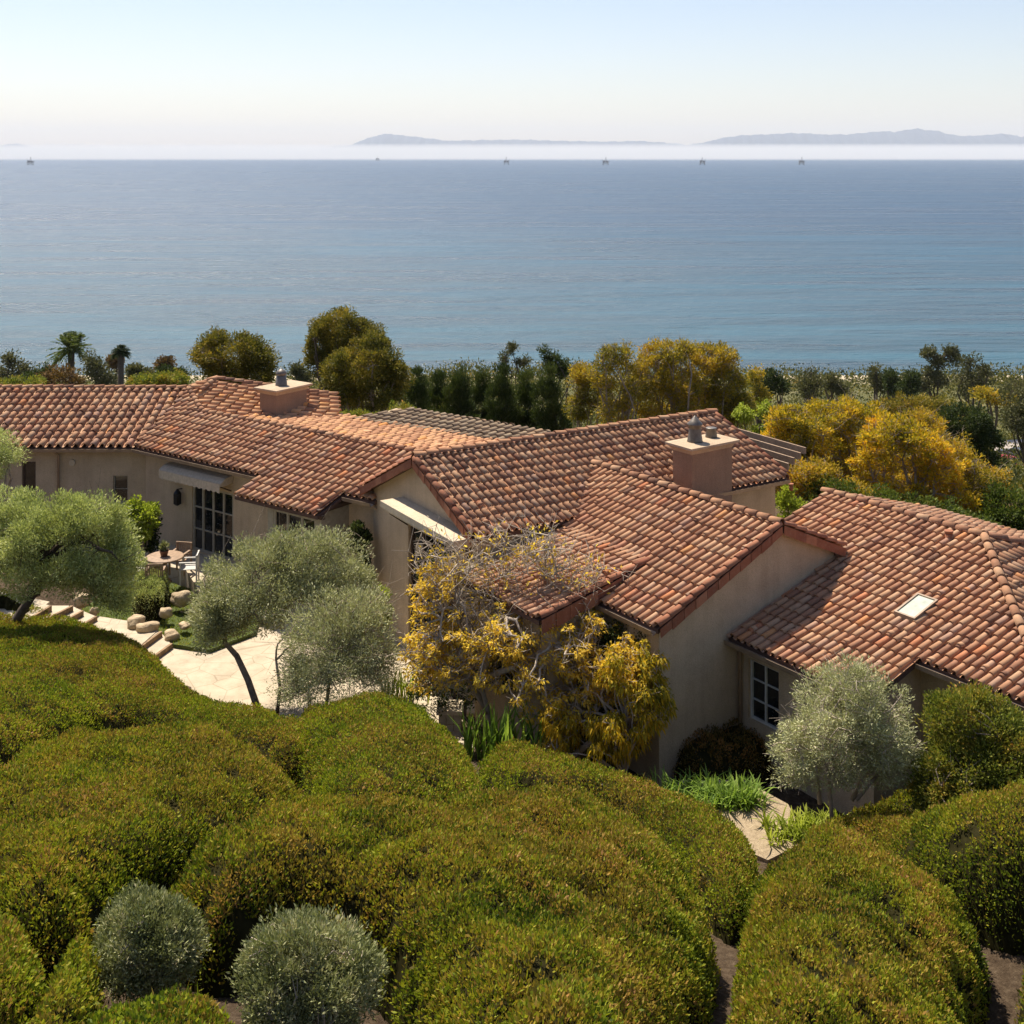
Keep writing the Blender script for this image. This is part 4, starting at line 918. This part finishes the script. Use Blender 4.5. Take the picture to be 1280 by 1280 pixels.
tree('olive_tree', 'broad olive tree with a bent leaning trunk on the lower patio', 'tree', b0,
     [E(330, 730, 28.2, 82, 60, 1.5), E(285, 745, 28.2, 50, 60, 1.2), E(400, 710, 28.6, 75, 52, 1.5), E(440, 745, 28.6, 45, 55, 1.2), E(360, 692, 28.6, 74, 34, 1.1), E(268, 775, 28, 34, 48, .9)], 'olive3',
     nclump=300, rc=.34, per=290, lsz=(.075, .025), bark='bark', r0=.085, limbs=16, shell=.42, wig=.3, up=.6, bare=1, twig=.008,
     stems=[[b0, PD(310, 850, 27.8), PD(296, 820, 27.9), PD(281, 803, 28), PD(281, 790, 28)], [PD(281, 790, 28), PD(293, 760, 28.2), PD(300, 740, 28.2)], [PD(281, 790, 28), PD(262, 765, 28), PD(258, 740, 28)]])
b0 = P(388, 900, -12.86)
tree('olive_tree', 'feathery silver grey olive tree in front of the broad olive, rising from the mound edge', 'tree', b0,
     [E(400, 800, 26.6, 62, 70, 1.2), E(460, 800, 26.8, 50, 62, 1.1), E(420, 845, 26.4, 85, 45, 1.2), E(370, 850, 26.6, 30, 40, .8), E(440, 768, 27.2, 56, 40, 1.0)], 'olive2',
     nclump=230, rc=.34, per=190, lsz=(.08, .017), bark='bark', r0=.045, limbs=22, shell=.3, bare=2, twig=.008, up=.5,
     stems=[[b0, PD(386, 860, 26.6)], [P(405, 905, -12.8), PD(412, 850, 26.6), PD(425, 820, 26.6)], [P(345, 905, -12.8), PD(350, 860, 26.5), PD(345, 825, 26.5)]])
b0 = PD(1042, 1008, 20.8)+V(0, 0, -.6)
tree('olive_tree', 'silver olive tree with thin pale stems in front of the right wing', 'tree', b0,
     [E(1050, 905, 21, 82, 70, 1.15), E(1090, 900, 21, 65, 66, 1.1), E(1000, 945, 21, 50, 50, .8), E(1062, 860, 21, 55, 45, .8), E(1110, 940, 21, 45, 55, .8), E(1030, 965, 20.8, 60, 24, .6)], 'olive2',
     nclump=300, rc=.22, per=175, lsz=(.06, .015), bark='palebare', r0=.04, limbs=34, shell=.35, bare=2, twig=.009, up=.35,
     stems=[[b0, PD(1035, 960, 20.8), PD(1030, 930, 20.9)], [PD(1065, 1000, 20.8), PD(1085, 960, 20.8), PD(1095, 930, 20.9)], [PD(1070, 1000, 20.8), PD(1100, 965, 20.9)], [PD(1025, 1005, 20.8), PD(1018, 940, 20.9)]])
# big shrub right of it
tree('shrub', 'green shrub with yellowing tips against the right wing, under the gutter', 'shrub', PD(1215, 985, 20.6)+V(0, 0, -.8), [E(1190, 905, 20.8, 40, 56, .7), E(1228, 915, 20.8, 52, 60, .8), E(1272, 935, 20.4, 44, 58, .7), E(1205, 965, 20.4, 60, 50, .8), E(1265, 985, 20.2, 60, 60, .8), E(1170, 985, 20.4, 36, 44, .7), E(1220, 1020, 20, 70, 50, .8)], L['shrubtip'], nclump=420, rc=.22, per=170, lsz=(.06, .028), r0=.05, limbs=12, twig=.008, up=.5)
# golden tree with bare branches
b0 = PD(620, 945, 26.5)+V(0, 0, -.6)
gb = [PD(600, 850, 25.8), PD(655, 830, 25.5), PD(700, 808, 25.3)]
tree('golden_tree', 'half bare golden leaved tree with pale twisting branches in front of the middle roofs', 'tree', b0,
     [E(545, 790, 26, 50, 60, 1), E(530, 830, 26, 40, 50, .8), E(640, 790, 25.4, 90, 50, 1), E(600, 830, 25.6, 90, 35, 1), E(545, 740, 26.4, 45, 45, .9), E(720, 780, 25.4, 60, 35, .9), E(790, 830, 24.6, 48, 50, .8), E(800, 880, 24.4, 42, 50, .7), E(730, 870, 24.8, 60, 50, .8), E(730, 820, 24.8, 50, 40, .8), E(680, 860, 25, 60, 50, .8)], 'yellow',
     nclump=430, rc=.16, per=38, lsz=(.09, .042), bark='palebare', r0=.075, limbs=34, shell=.2, bare=3, twig=.016, up=.0, droop=.3, wig=.4, flat=.7,
     stems=[[b0, PD(610, 890, 26), PD(600, 850, 25.8)], [PD(600, 850, 25.8), PD(640, 835, 25.5), PD(690, 806, 25.3)], [PD(610, 890, 26), PD(575, 830, 26), PD(570, 760, 26.2)], [PD(600, 850, 25.8), PD(630, 770, 25.6)], [PD(700, 960, 24.6), PD(735, 930, 24.6), PD(780, 905, 24.4)]])
# upper bare twigs of the same kind: a second tree behind
b0 = PD(640, 940, 27.2)+V(0, 0, -.5)
tree('golden_tree', 'almost leafless grey twigged tree rising in front of the middle eave', 'tree', b0,
     [E(560, 710, 26.6, 55, 60, .9), E(610, 710, 26.4, 55, 60, .9), E(665, 700, 26.2, 60, 62, .9), E(630, 780, 26.2, 110, 60, .9), E(725, 730, 26, 66, 50, .8), E(570, 830, 26, 80, 50, .8)], 'yellow',
     nclump=230, rc=.34, per=8, lsz=(.10, .045), bark='palebare', r0=.06, limbs=44, shell=.15, bare=4, twig=.015, wig=.3,
     stems=[[b0, PD(640, 850, 27), PD(640, 800, 27)], [PD(640, 850, 27), PD(590, 800, 27), PD(560, 760, 27)], [PD(640, 850, 27), PD(690, 790, 26.8)]])
tree('shrub', 'dark green shrub hanging below the front eave beside the golden tree', 'shrub', PD(800, 900, 25.6)+V(0, 0, -.8), [E(790, 800, 25.4, 48, 36, .7), E(730, 810, 25.6, 45, 40, .7), E(820, 800, 25.2, 22, 26, .5), E(650, 830, 26.4, 60, 50, .8), E(760, 900, 25.6, 90, 60, .8), E(560, 850, 27, 50, 50, .6)], 'dark', nclump=190, rc=.28, per=120, lsz=(.07, .035), r0=.05, limbs=10)
tree('golden_tree', 'pendulous gold green foliage at the right end of the golden thicket by the gable wall', 'tree', PD(790, 990, 24.2)+V(0, 0, -.4), [E(790, 835, 24.2, 46, 40, .6), E(812, 870, 24.0, 32, 50, .5), E(775, 920, 24.0, 50, 34, .6), E(700, 915, 24.4, 34, 40, .5)], 'goldbright', nclump=130, rc=.16, per=70, lsz=(.10, .035), bark='palebare', r0=.04, limbs=14, droop=.7, up=-.4, bare=1, twig=.008)
tree('lemon_tree', 'bright lemon tree with glossy yellow green leaves against the far wall', 'tree', PD(178, 700, 36.8)+V(0, 0, -.3), [E(168, 640, 36.6, 16, 20, .5), E(180, 655, 36.4, 16, 22, .5), E(188, 640, 36.8, 10, 14, .4)], 'lime', nclump=50, rc=.2, per=80, lsz=(.11, .06), r0=.05, limbs=8)
tree('shrub', 'dark shrub behind the lemon tree on the terrace', 'shrub', PD(190, 705, 37)+V(0, 0, -.2), [E(188, 668, 37, 14, 26, .4)], 'dark', nclump=30, rc=.2, per=90, lsz=(.09, .05), r0=.04, limbs=5)
tree('climbing_vine', 'dark green climbing vine on the wall left of the cream ledge', 'climber', PD(452, 740, 32.6)+V(0, 0, -.8), [E(450, 680, 32.5, 16, 20, .35), E(446, 660, 32.6, 7, 14, .25), E(455, 710, 32.4, 14, 18, .3)], 'dark', nclump=36, rc=.16, per=90, lsz=(.09, .05), r0=.03, limbs=6)
tree('shrub', 'yellow green shrub right of the silver grey olive beside the left gable', 'shrub', PD(478, 790, 29)+V(0, 0, -.8), [E(478, 742, 29, 10, 14, .3), E(480, 765, 29, 12, 20, .3)], 'lime', nclump=24, rc=.16, per=80, lsz=(.08, .045), r0=.03, limbs=5)
v_ = rng.normal(size=(260, 3)); v_ /= np.linalg.norm(v_, axis=1, keepdims=True)
a_, q_ = leaf_arrays(np.array([tx.x-.02, tx.y, zt+1.02])+v_*np.array([.1, .1, .14])*rng.random((260, 1)), v_+np.array([0, 0, .6]), .10, .03)
mesh_np('plant', a_, q_, L['grey'], po)
# grey shrubs at the bottom
def grey(label, cx, cy, D, ru, rv):
    c = PD(cx, cy, D); tree('grey_shrub', label, 'shrub', (c.x, c.y, Gs(c.x, c.y)-.05), [E(cx-ru*.25, cy-rv*.05, D, ru*.75, rv*.95, ru*D/F*.8), E(cx+ru*.35, cy+rv*.1, D, ru*.65, rv*.8, ru*D/F*.8), E(cx+ru*.05, cy-rv*.3, D+.1, ru*.6, rv*.62, ru*D/F*.6), E(cx-ru*.1, cy+rv*.4, D-.1, ru*.8, rv*.6, ru*D/F*.7)], 'grey', 'silvery grey shrubs in the foreground', nclump=300, rc=.13, per=150, lsz=(.045, .014), bark='palebare', r0=.025, limbs=20, shell=.7, up=.7, outb=.4, twig=.005, wig=.15)
grey('smaller round blue grey shrub at the lower left', 186, 1178, 11.5, 76, 66)
grey('larger silvery grey shrub at the bottom, left of the black post light', 388, 1218, 10.7, 102, 76)
# --- trees behind the house
def bt(label, ells, leaf, D, cat='tree', name='tree', gz=None, n=90, rc=.5, per=110, lsz=(.16, .08), group=None, bark='bark_dark', r0=.16, **kw):
    cx = sum(e_[0] for e_ in ells)/len(ells); cr = [E(e_[0], e_[1], D+(e_[4] if len(e_) > 4 else 0), e_[2], e_[3]) for e_ in ells]
    x = (cx-640)/F*D; z = Gs(x, D) if gz is None else gz
    return tree(name, label, cat, (x, D, z), cr, leaf, group, nclump=n, rc=rc, per=per, lsz=lsz, bark=bark, r0=r0, **kw)
bt('round crowned olive green tree behind the far left roof peak', [(290, 440, 52, 34), (325, 452, 28, 26), (262, 452, 26, 26), (300, 470, 50, 22)], 'ficus', 58, n=190, rc=.42, per=190, lsz=(.12, .06), limbs=18, shell=.55, bare=1, bark='bark')
bt('tall dark round tree standing left and behind its browner twin', [(425, 412, 44, 30), (402, 440, 24, 44), (450, 430, 40, 34)], 'ficus', 64, n=190, rc=.42, per=190, lsz=(.12, .06), limbs=16, shell=.55)
bt('round brown green tree in front of the tall dark one, right of the small chimney', [(455, 455, 54, 42), (470, 485, 42, 34), (430, 480, 32, 34), (490, 470, 24, 34)], 'ficus', 55, n=220, rc=.4, per=190, lsz=(.12, .055), limbs=18, shell=.55, bark='bark')
cl = ['leftmost', 'second', 'third', 'fourth', 'fifth', 'sixth', 'seventh and rightmost']
for k, (u, top, dd) in enumerate(((524, 458, 60), (548, 462, 62), (575, 456, 61), (603, 460, 63), (630, 455, 61), (658, 462, 62), (688, 456, 60))):
    bt('%s dark conifer in the dense row behind the faded flat roof' % cl[k], [(u, top+24, 14, 26), (u-6, top+48, 22, 34), (u+6, top+78, 24, 34), (u, top+105, 24, 28)], 'conifer', dd, n=120, rc=.38, per=170, lsz=(.18, .035), up=.9, cat='conifer', name='conifer', group='conifers in the row behind the house', limbs=6, shell=.55)
bt('thin bare topped tree poking above the conifers', [(640, 437, 9, 12), (652, 450, 10, 10), (630, 448, 8, 9)], 'euc', 72, n=26, rc=.3, per=70, lsz=(.14, .06), r0=.08, bare=2, limbs=8)
bt('dark ragged tree above the right end of the conifers', [(690, 452, 16, 14), (680, 440, 5, 8), (702, 462, 14, 16)], 'dark', 68, n=36, rc=.35, per=90, lsz=(.14, .06), r0=.08, limbs=8)
bt('small orange tinted tree between the conifers and the golden trees', [(728, 470, 20, 20), (742, 490, 26, 26), (722, 510, 20, 24)], 'goldgreen', 56, n=70, rc=.36, per=90, lsz=(.13, .06), bare=2, limbs=10, r0=.08, bark='bark')
bt('open golden tree with see-through left side behind the middle roof', [(770, 445, 30, 20), (755, 470, 22, 26), (790, 480, 26, 36), (770, 515, 34, 24)], 'goldgreen', 54, n=130, rc=.3, per=70, lsz=(.13, .055), bare=3, limbs=18, r0=.1, bark='bark')
bt('large golden tree, centre of the group behind the middle roof', [(835, 440, 40, 20), (820, 470, 42, 36), (850, 480, 38, 38), (835, 510, 50, 24)], 'goldgreen', 55, n=240, rc=.32, per=85, lsz=(.13, .055), bare=2, limbs=22, r0=.12, bark='bark')
bt('golden green tree right of the group behind the large chimney', [(890, 450, 38, 24), (905, 480, 34, 34), (880, 500, 36, 30), (920, 510, 30, 26)], 'goldgreen', 56, n=240, rc=.33, per=95, lsz=(.13, .055), bare=2, limbs=18, r0=.12, bark='bark')
bt('pale lime leaved tree beside the pergola', [(955, 512, 12, 14), (950, 540, 9, 12), (962, 548, 10, 14), (930, 515, 14, 12)], 'lime', 47, n=36, rc=.26, per=70, lsz=(.14, .06), droop=.6, r0=.06, limbs=8)
bt('low golden green tree filling the gap right of the pergola', [(1010, 600, 44, 34), (965, 600, 26, 30), (1060, 625, 50, 30)], 'goldgreen', 39.5, n=130, rc=.3, per=85, lsz=(.12, .05), bare=2, limbs=18, r0=.08, bark='bark_pale', shell=.2)
bt('golden green tree at the far right of the grove, above the roof hip', [(1215, 610, 40, 34), (1240, 640, 40, 34), (1195, 580, 34, 30)], 'goldgreen', 42, n=130, rc=.32, per=90, lsz=(.12, .05), bare=2, limbs=16, r0=.08, bark='bark', shell=.2)
bt('golden tree nearest the pergola, left of the right-hand grove', [(985, 525, 34, 26), (975, 560, 34, 34), (1005, 585, 46, 40), (1015, 540, 36, 34)], 'goldbright', 43, n=230, rc=.27, per=75, lsz=(.12, .05), bare=2, limbs=22, r0=.1, bark='bark_pale', flat=.6, shell=.25)
bt('tall golden tree in the middle of the right-hand grove', [(1045, 515, 44, 26), (1065, 545, 48, 34), (1040, 580, 44, 40), (1085, 600, 50, 46), (1090, 520, 36, 26)], 'goldbright', 45, n=300, rc=.28, per=75, lsz=(.12, .05), bare=2, limbs=24, r0=.12, bark='bark_pale', flat=.6, shell=.25)
bt('golden tree at the front right of the grove above the right-hand ridge', [(1150, 560, 44, 40), (1175, 590, 44, 40), (1130, 610, 40, 40), (1195, 630, 50, 40), (1115, 545, 46, 34), (1095, 590, 40, 40)], 'goldbright', 41, n=330, rc=.27, per=75, lsz=(.12, .05), bare=2, limbs=24, r0=.12, bark='bark', flat=.6, shell=.25)
bt('green undergrowth tree filling the grove below the golden crowns', [(1090, 640, 60, 40), (1160, 655, 60, 40), (1040, 620, 40, 30), (1215, 665, 44, 30)], 'green', 38.5, n=150, rc=.36, per=110, lsz=(.12, .05), limbs=10)
bt('rounded olive green tree behind the golden grove', [(1140, 510, 44, 22), (1180, 515, 36, 20), (1110, 525, 34, 20)], 'ficus', 60, n=90, rc=.4, per=130, lsz=(.13, .06))
bt('mixed gold green tree filling the back of the right-hand grove', [(1100, 560, 40, 34), (1150, 530, 36, 24), (1020, 520, 30, 24), (1230, 600, 36, 30), (1190, 560, 30, 26)], 'goldgreen', 47, n=240, rc=.3, per=80, lsz=(.12, .05), bare=2, limbs=20, r0=.1, bark='bark', shell=.2)
bt('dense dark green broadleaf tree at the right behind the golden grove', [(1205, 535, 40, 36), (1225, 560, 32, 44), (1180, 560, 34, 40)], 'dark', 55, n=140, rc=.42, per=150, lsz=(.14, .07))
bt('soft green tree at the right edge above the far roof hip', [(1255, 645, 34, 44), (1285, 660, 40, 50), (1230, 670, 30, 34)], 'green', 40, n=120, rc=.36, per=120, lsz=(.12, .05))
bt('grey green tree at the right edge beside the parked cars', [(1275, 560-50, 28, 40), (1290, 530, 30, 34)], 'euc', 85, n=60, rc=.6, per=110, lsz=(.2, .09))
bt('bright green shrub against the end wall of the middle wing', [(985, 625, 14, 24), (995, 648, 18, 24), (978, 660, 12, 20)], 'lime', 36.5, n=40, rc=.24, per=90, lsz=(.11, .05), cat='shrub', name='shrub', r0=.05, gz=-12.9)
bt('low green brush between the dark round trees and the far left roof', [(500, 515, 30, 12), (450, 520, 30, 10)], 'shrubtip', 50, n=30, rc=.3, per=90, lsz=(.12, .06), cat='shrub', name='shrub', r0=.05)
bt('bright yellow green hedge shrub behind the left ridge', [(185, 476, 28, 10), (215, 474, 24, 10)], 'shrubtip', 66, n=60, rc=.35, per=110, lsz=(.14, .07), cat='shrub', name='shrub', r0=.05)
bt('yellow green hedge shrub at the far left behind the ridge', [(30, 480, 34, 8), (-10, 482, 30, 8)], 'shrubtip', 70, n=40, rc=.35, per=110, lsz=(.14, .07), cat='shrub', name='shrub', r0=.05)
far = [('orange brown leafy tree below the date palm', [(75, 470, 24, 16), (95, 480, 18, 12), (55, 476, 16, 12)], 'brown', 110),
 ('dark tree at the far left edge against the water', [(12, 452, 10, 16), (28, 462, 12, 14), (0, 470, 16, 14)], 'euc', 210),
 ('dark low tree left of the orange brown one', [(42, 474, 18, 12), (58, 464, 10, 8)], 'dark', 160),
 ('grey green tree between the two palms', [(118, 462, 14, 18), (130, 474, 16, 14), (112, 448, 6, 10)], 'euc', 170),
 ('small brown tree just left of the tall dark palm', [(143, 452, 7, 9)], 'brown', 250),
 ('grey brown round tree alone against the sea left of the round tree', [(208, 455, 11, 8), (204, 461, 8, 5)], 'brown', 240),
 ('low dark tree under the lone grey brown tree', [(206, 466, 9, 6), (222, 468, 10, 6)], 'dark', 180),
 ('green tree right of the tall dark palm', [(168, 464, 10, 10), (184, 468, 8, 8)], 'euc', 200),
 ('small grey tree left of the chimney pot', [(371, 463, 8, 9), (381, 472, 10, 8)], 'euc', 190),
 ('dark round tree right of the golden group against the sea', [(965, 475, 14, 18), (975, 482, 12, 16), (955, 485, 12, 14)], 'dark', 140),
 ('slender ragged golden tree left of the dark round tree', [(945, 478, 9, 22), (950, 495, 14, 14)], 'goldgreen', 120),
 ('brownish oval tree left of the gap in the far trees', [(1015, 476, 18, 20), (1008, 492, 20, 14)], 'euc', 150),
 ('faint spindly tree right of the brownish oval tree', [(1038, 478, 8, 12), (1050, 486, 8, 8)], 'euc', 170),
 ('short grey tree in the middle of the far right trees', [(1094, 470, 8, 16), (1104, 480, 12, 12)], 'euc', 210),
 ('dark pointed tree left of the tall eucalyptus', [(1114, 472, 6, 12), (1117, 482, 9, 10)], 'dark', 200),
 ('low dark far tree with spiky top', [(1140, 473, 8, 13), (1136, 484, 14, 8)], 'dark', 190),
 ('tall open eucalyptus with gaps between its leaf clumps', [(1160, 441, 9, 8), (1172, 452, 9, 8), (1165, 464, 8, 9), (1187, 440, 10, 7), (1194, 450, 6, 10), (1176, 475, 7, 8), (1153, 478, 12, 14)], 'euc', 200),
 ('largest dense far tree right of the eucalyptus', [(1216, 462, 22, 24), (1228, 474, 16, 22), (1206, 478, 14, 20)], 'euc', 180),
 ('low grey tree at the right edge of the far shore', [(1262, 488, 16, 12), (1280, 494, 20, 12)], 'euc', 170),
 ('yellow low tree below the largest far tree', [(1232, 492, 18, 6), (1250, 500, 18, 7)], 'goldgreen', 130)]
for lb, el, lf, D in far:
    s_ = D/60.
    bt(lb, el, lf, D, n=12+8*len(el), rc=.42*s_, per=75, lsz=(.13*s_, .07*s_), limbs=6, r0=.1*s_, twig=.02*s_, group='trees along the far shore' if D > 115 else None)
def palm(u, v, D, rpx, hpx, label, nf=60, tr=.35, lw=.04):
    c = PD(u, v, D); z0 = Gs(c.x, c.y); root = empty('palm_tree', (c.x, c.y, z0), label, 'palm tree')
    t_ = MB(); t_.tube([((c.x, c.y, z0), tr*1.2), ((c.x, c.y, (z0+c.z)/2), tr), ((c.x, c.y, c.z-.3), tr*1.1)], 10); t_.build('trunk', M['bark_dark'], root)
    Lf = rpx*D/F; vs_ = []; qs_ = []; n0 = 0
    for k in range(nf):
        az = random.random()*2*PI; el = random.uniform(-.6, 1.5); out = np.array([math.cos(az)*math.cos(el), math.sin(az)*math.cos(el), math.sin(el)])
        tt = np.linspace(.1, 1, 22); ctr = np.array(c)+out*Lf*tt[:, None]*1.05+np.array([0, 0, -1])*Lf*.28*(tt[:, None]**2.2)
        side = np.array([-math.sin(az), math.cos(az), 0])
        for sg in (-1, 1):
            dirs = side*sg*.8+out*.5+np.array([0, 0, -.35]); dirs = np.repeat(dirs[None], len(tt), 0)+rng.normal(size=(len(tt), 3))*.12
            v_, q_ = leaf_arrays(ctr, dirs, Lf*.24*np.sin(np.clip(tt, .15, .95)*PI)**.5, Lf*lw); vs_.append(v_); qs_.append(q_+n0); n0 += len(v_)
    mesh_np('crown', np.concatenate(vs_), np.concatenate(qs_), L['dark' if lw > .05 else 'green'], root)
palm(89, 436, 180, 28, 60, 'date palm with a wide feathery crown rising above the left trees', 80, .45)
palm(151, 440, 150, 12, 60, 'slim tall dark palm with a small tufted crown', 80, .36, .09)
# far-off scrub and canopy that reads as one mass
n = 5200; Yc = 48+(rng.random(n)**1.7)*365; Xc = (rng.uniform(-80, 1360, n)-640)/F*Yc
Zc = G(Xc, Yc); sz = .5+Yc*.010; per = 36
ci = np.repeat(np.arange(n), per); d = rng.normal(size=(n*per, 3)); d /= np.linalg.norm(d, axis=1, keepdims=True); d[:, 2] = np.abs(d[:, 2])
hs = rng.uniform(.5, 1.3, n)*np.minimum(sz, 2.6)*np.interp(Yc, [200, 300, 400], [1, 1.6, 2.3])
pos = np.stack([Xc, Yc, Zc], 1)[ci]+d*(hs[ci]*rng.uniform(.6, 1, n*per))[:, None]*np.array([1.3, 1.3, 1.0])
v, q = leaf_arrays(pos, d+rng.normal(size=d.shape)*.4, .22*sz[ci], .12*sz[ci]); tag(mesh_np('hillside_scrub', v, q, L['scrub']), kind='stuff')

# ------------------------------------------------------------ road and cars at the right, platforms at sea
rc0 = P(1262, 585, -31)
mb = MB(); mb.prism([P(1238, 612, -31.2), P(1244, 560, -31.2), P(1330, 556, -31.2), P(1360, 612, -31.2)], V(0, 0, .8)); tag(mb.build('road', M['road']), kind='structure')
def car(u, v, z, rz, colr, label):
    c = P(u, v, z); r = empty('parked_car', c, label, 'car', 'cars parked on the far road'); pm = plain('car_paint', colr, .3, var=.03)
    ex = V(math.cos(rz), math.sin(rz), 0); ey = V(-math.sin(rz), math.cos(rz), 0)
    def pr(name, prof, hw, m, par=r, bev=.06):
        b = MB(); b.prism([c+ex*x-ey*hw+V(0, 0, z_) for x, z_ in prof], ey*2*hw); return b.build(name, m, par, bev)
    bo = pr('body', [(-2.2, .3), (2.2, .3), (2.25, .6), (2.1, .85), (1.1, .98), (-1.9, 1.0), (-2.2, .9)], .88, pm)
    pr('cabin', [(-1.7, .97), (1.0, .97), (.35, 1.42), (-1.2, 1.45)], .76, M['glass'])
    pr('car_roof', [(-1.15, 1.44), (.3, 1.42), (.25, 1.47), (-1.1, 1.49)], .7, pm, bev=.02)
    for sx_ in (-1.35, 1.35):
        for sy_ in (-.82, .82):
            b = MB(); b.tube([(c+ex*sx_+ey*(sy_-.1)+V(0, 0, .33), .33), (c+ex*sx_+ey*(sy_+.1)+V(0, 0, .33), .33)], 16); b.build('wheel', M['black'], r)
car(1253, 588, -30.4, 1.9, (.30, .02, .03), 'dark red car parked at the left edge of the pale road'); car(1274, 578, -30.4, 1.9, (.05, .05, .07), 'dark grey car parked on the pale road at the right edge')
def platform(u, D, s, label, cr=1):
    x = (u-640)/F*D; r = empty('oil_platform', (x, D, -80), label, 'oil platform', 'oil platforms on the horizon')
    b = MB()
    for sx_ in (-1, 1):
        for sy_ in (-1, 1): b.tube([((x+sx_*20*s, D+sy_*15*s, -81), 2*s), ((x+sx_*15*s, D+sy_*12*s, -62), 1.8*s)], 6)
        b.tube([((x-20*s, D+sx_*15*s, -78), 1*s), ((x+15*s, D+sx_*12*s, -62), 1*s)], 4); b.tube([((x+20*s, D+sx_*15*s, -78), 1*s), ((x-15*s, D+sx_*12*s, -62), 1*s)], 4)
    b.build('jacket', M['platform'], r)
    b = MB(); b.abox(x-24*s, x+22*s, D-18*s, D+18*s, -62, -58); b.abox(x-20*s, x+26*s, D-15*s, D+15*s, -54, -50)
    b.abox(x-18*s, x-4*s, D-12*s, D+12*s, -58, -46); b.abox(x+4*s, x+16*s, D-10*s, D+10*s, -58, -48); b.build('deck', M['platform'], r)
    b = MB(); tx_ = x+2*s*cr
    for sx_ in (-1, 1): b.tube([((tx_+sx_*5*s, D, -50), 1.3*s), ((tx_+sx_*1.2*s, D, -18), .9*s)], 4)
    for k in range(4): b.tube([((tx_-4*s+k, D, -46+k*7), .6*s), ((tx_+4*s-k, D, -42+k*7), .6*s)], 4)
    b.build('derrick', M['platform'], r)
    b = MB(); b.tube([((x-16*s*cr, D, -50), 1.3*s), ((x-30*s*cr, D, -32), .9*s)], 4); b.build('crane', M['platform'], r)
platform(38, 9000, 1.0, 'oil platform alone on the far left of the sea'); platform(472, 14500, .9, 'faint most distant oil platform left of centre')
platform(633, 9300, .95, 'oil platform near the centre, left of the double-masted one', -1); platform(757, 9100, 1.05, 'oil platform second from the centre, below the low stretch of hills')
platform(878, 9300, .95, 'oil platform below the left foot of the higher hills', -1); platform(1002, 9200, .95, 'rightmost oil platform below the high hills')
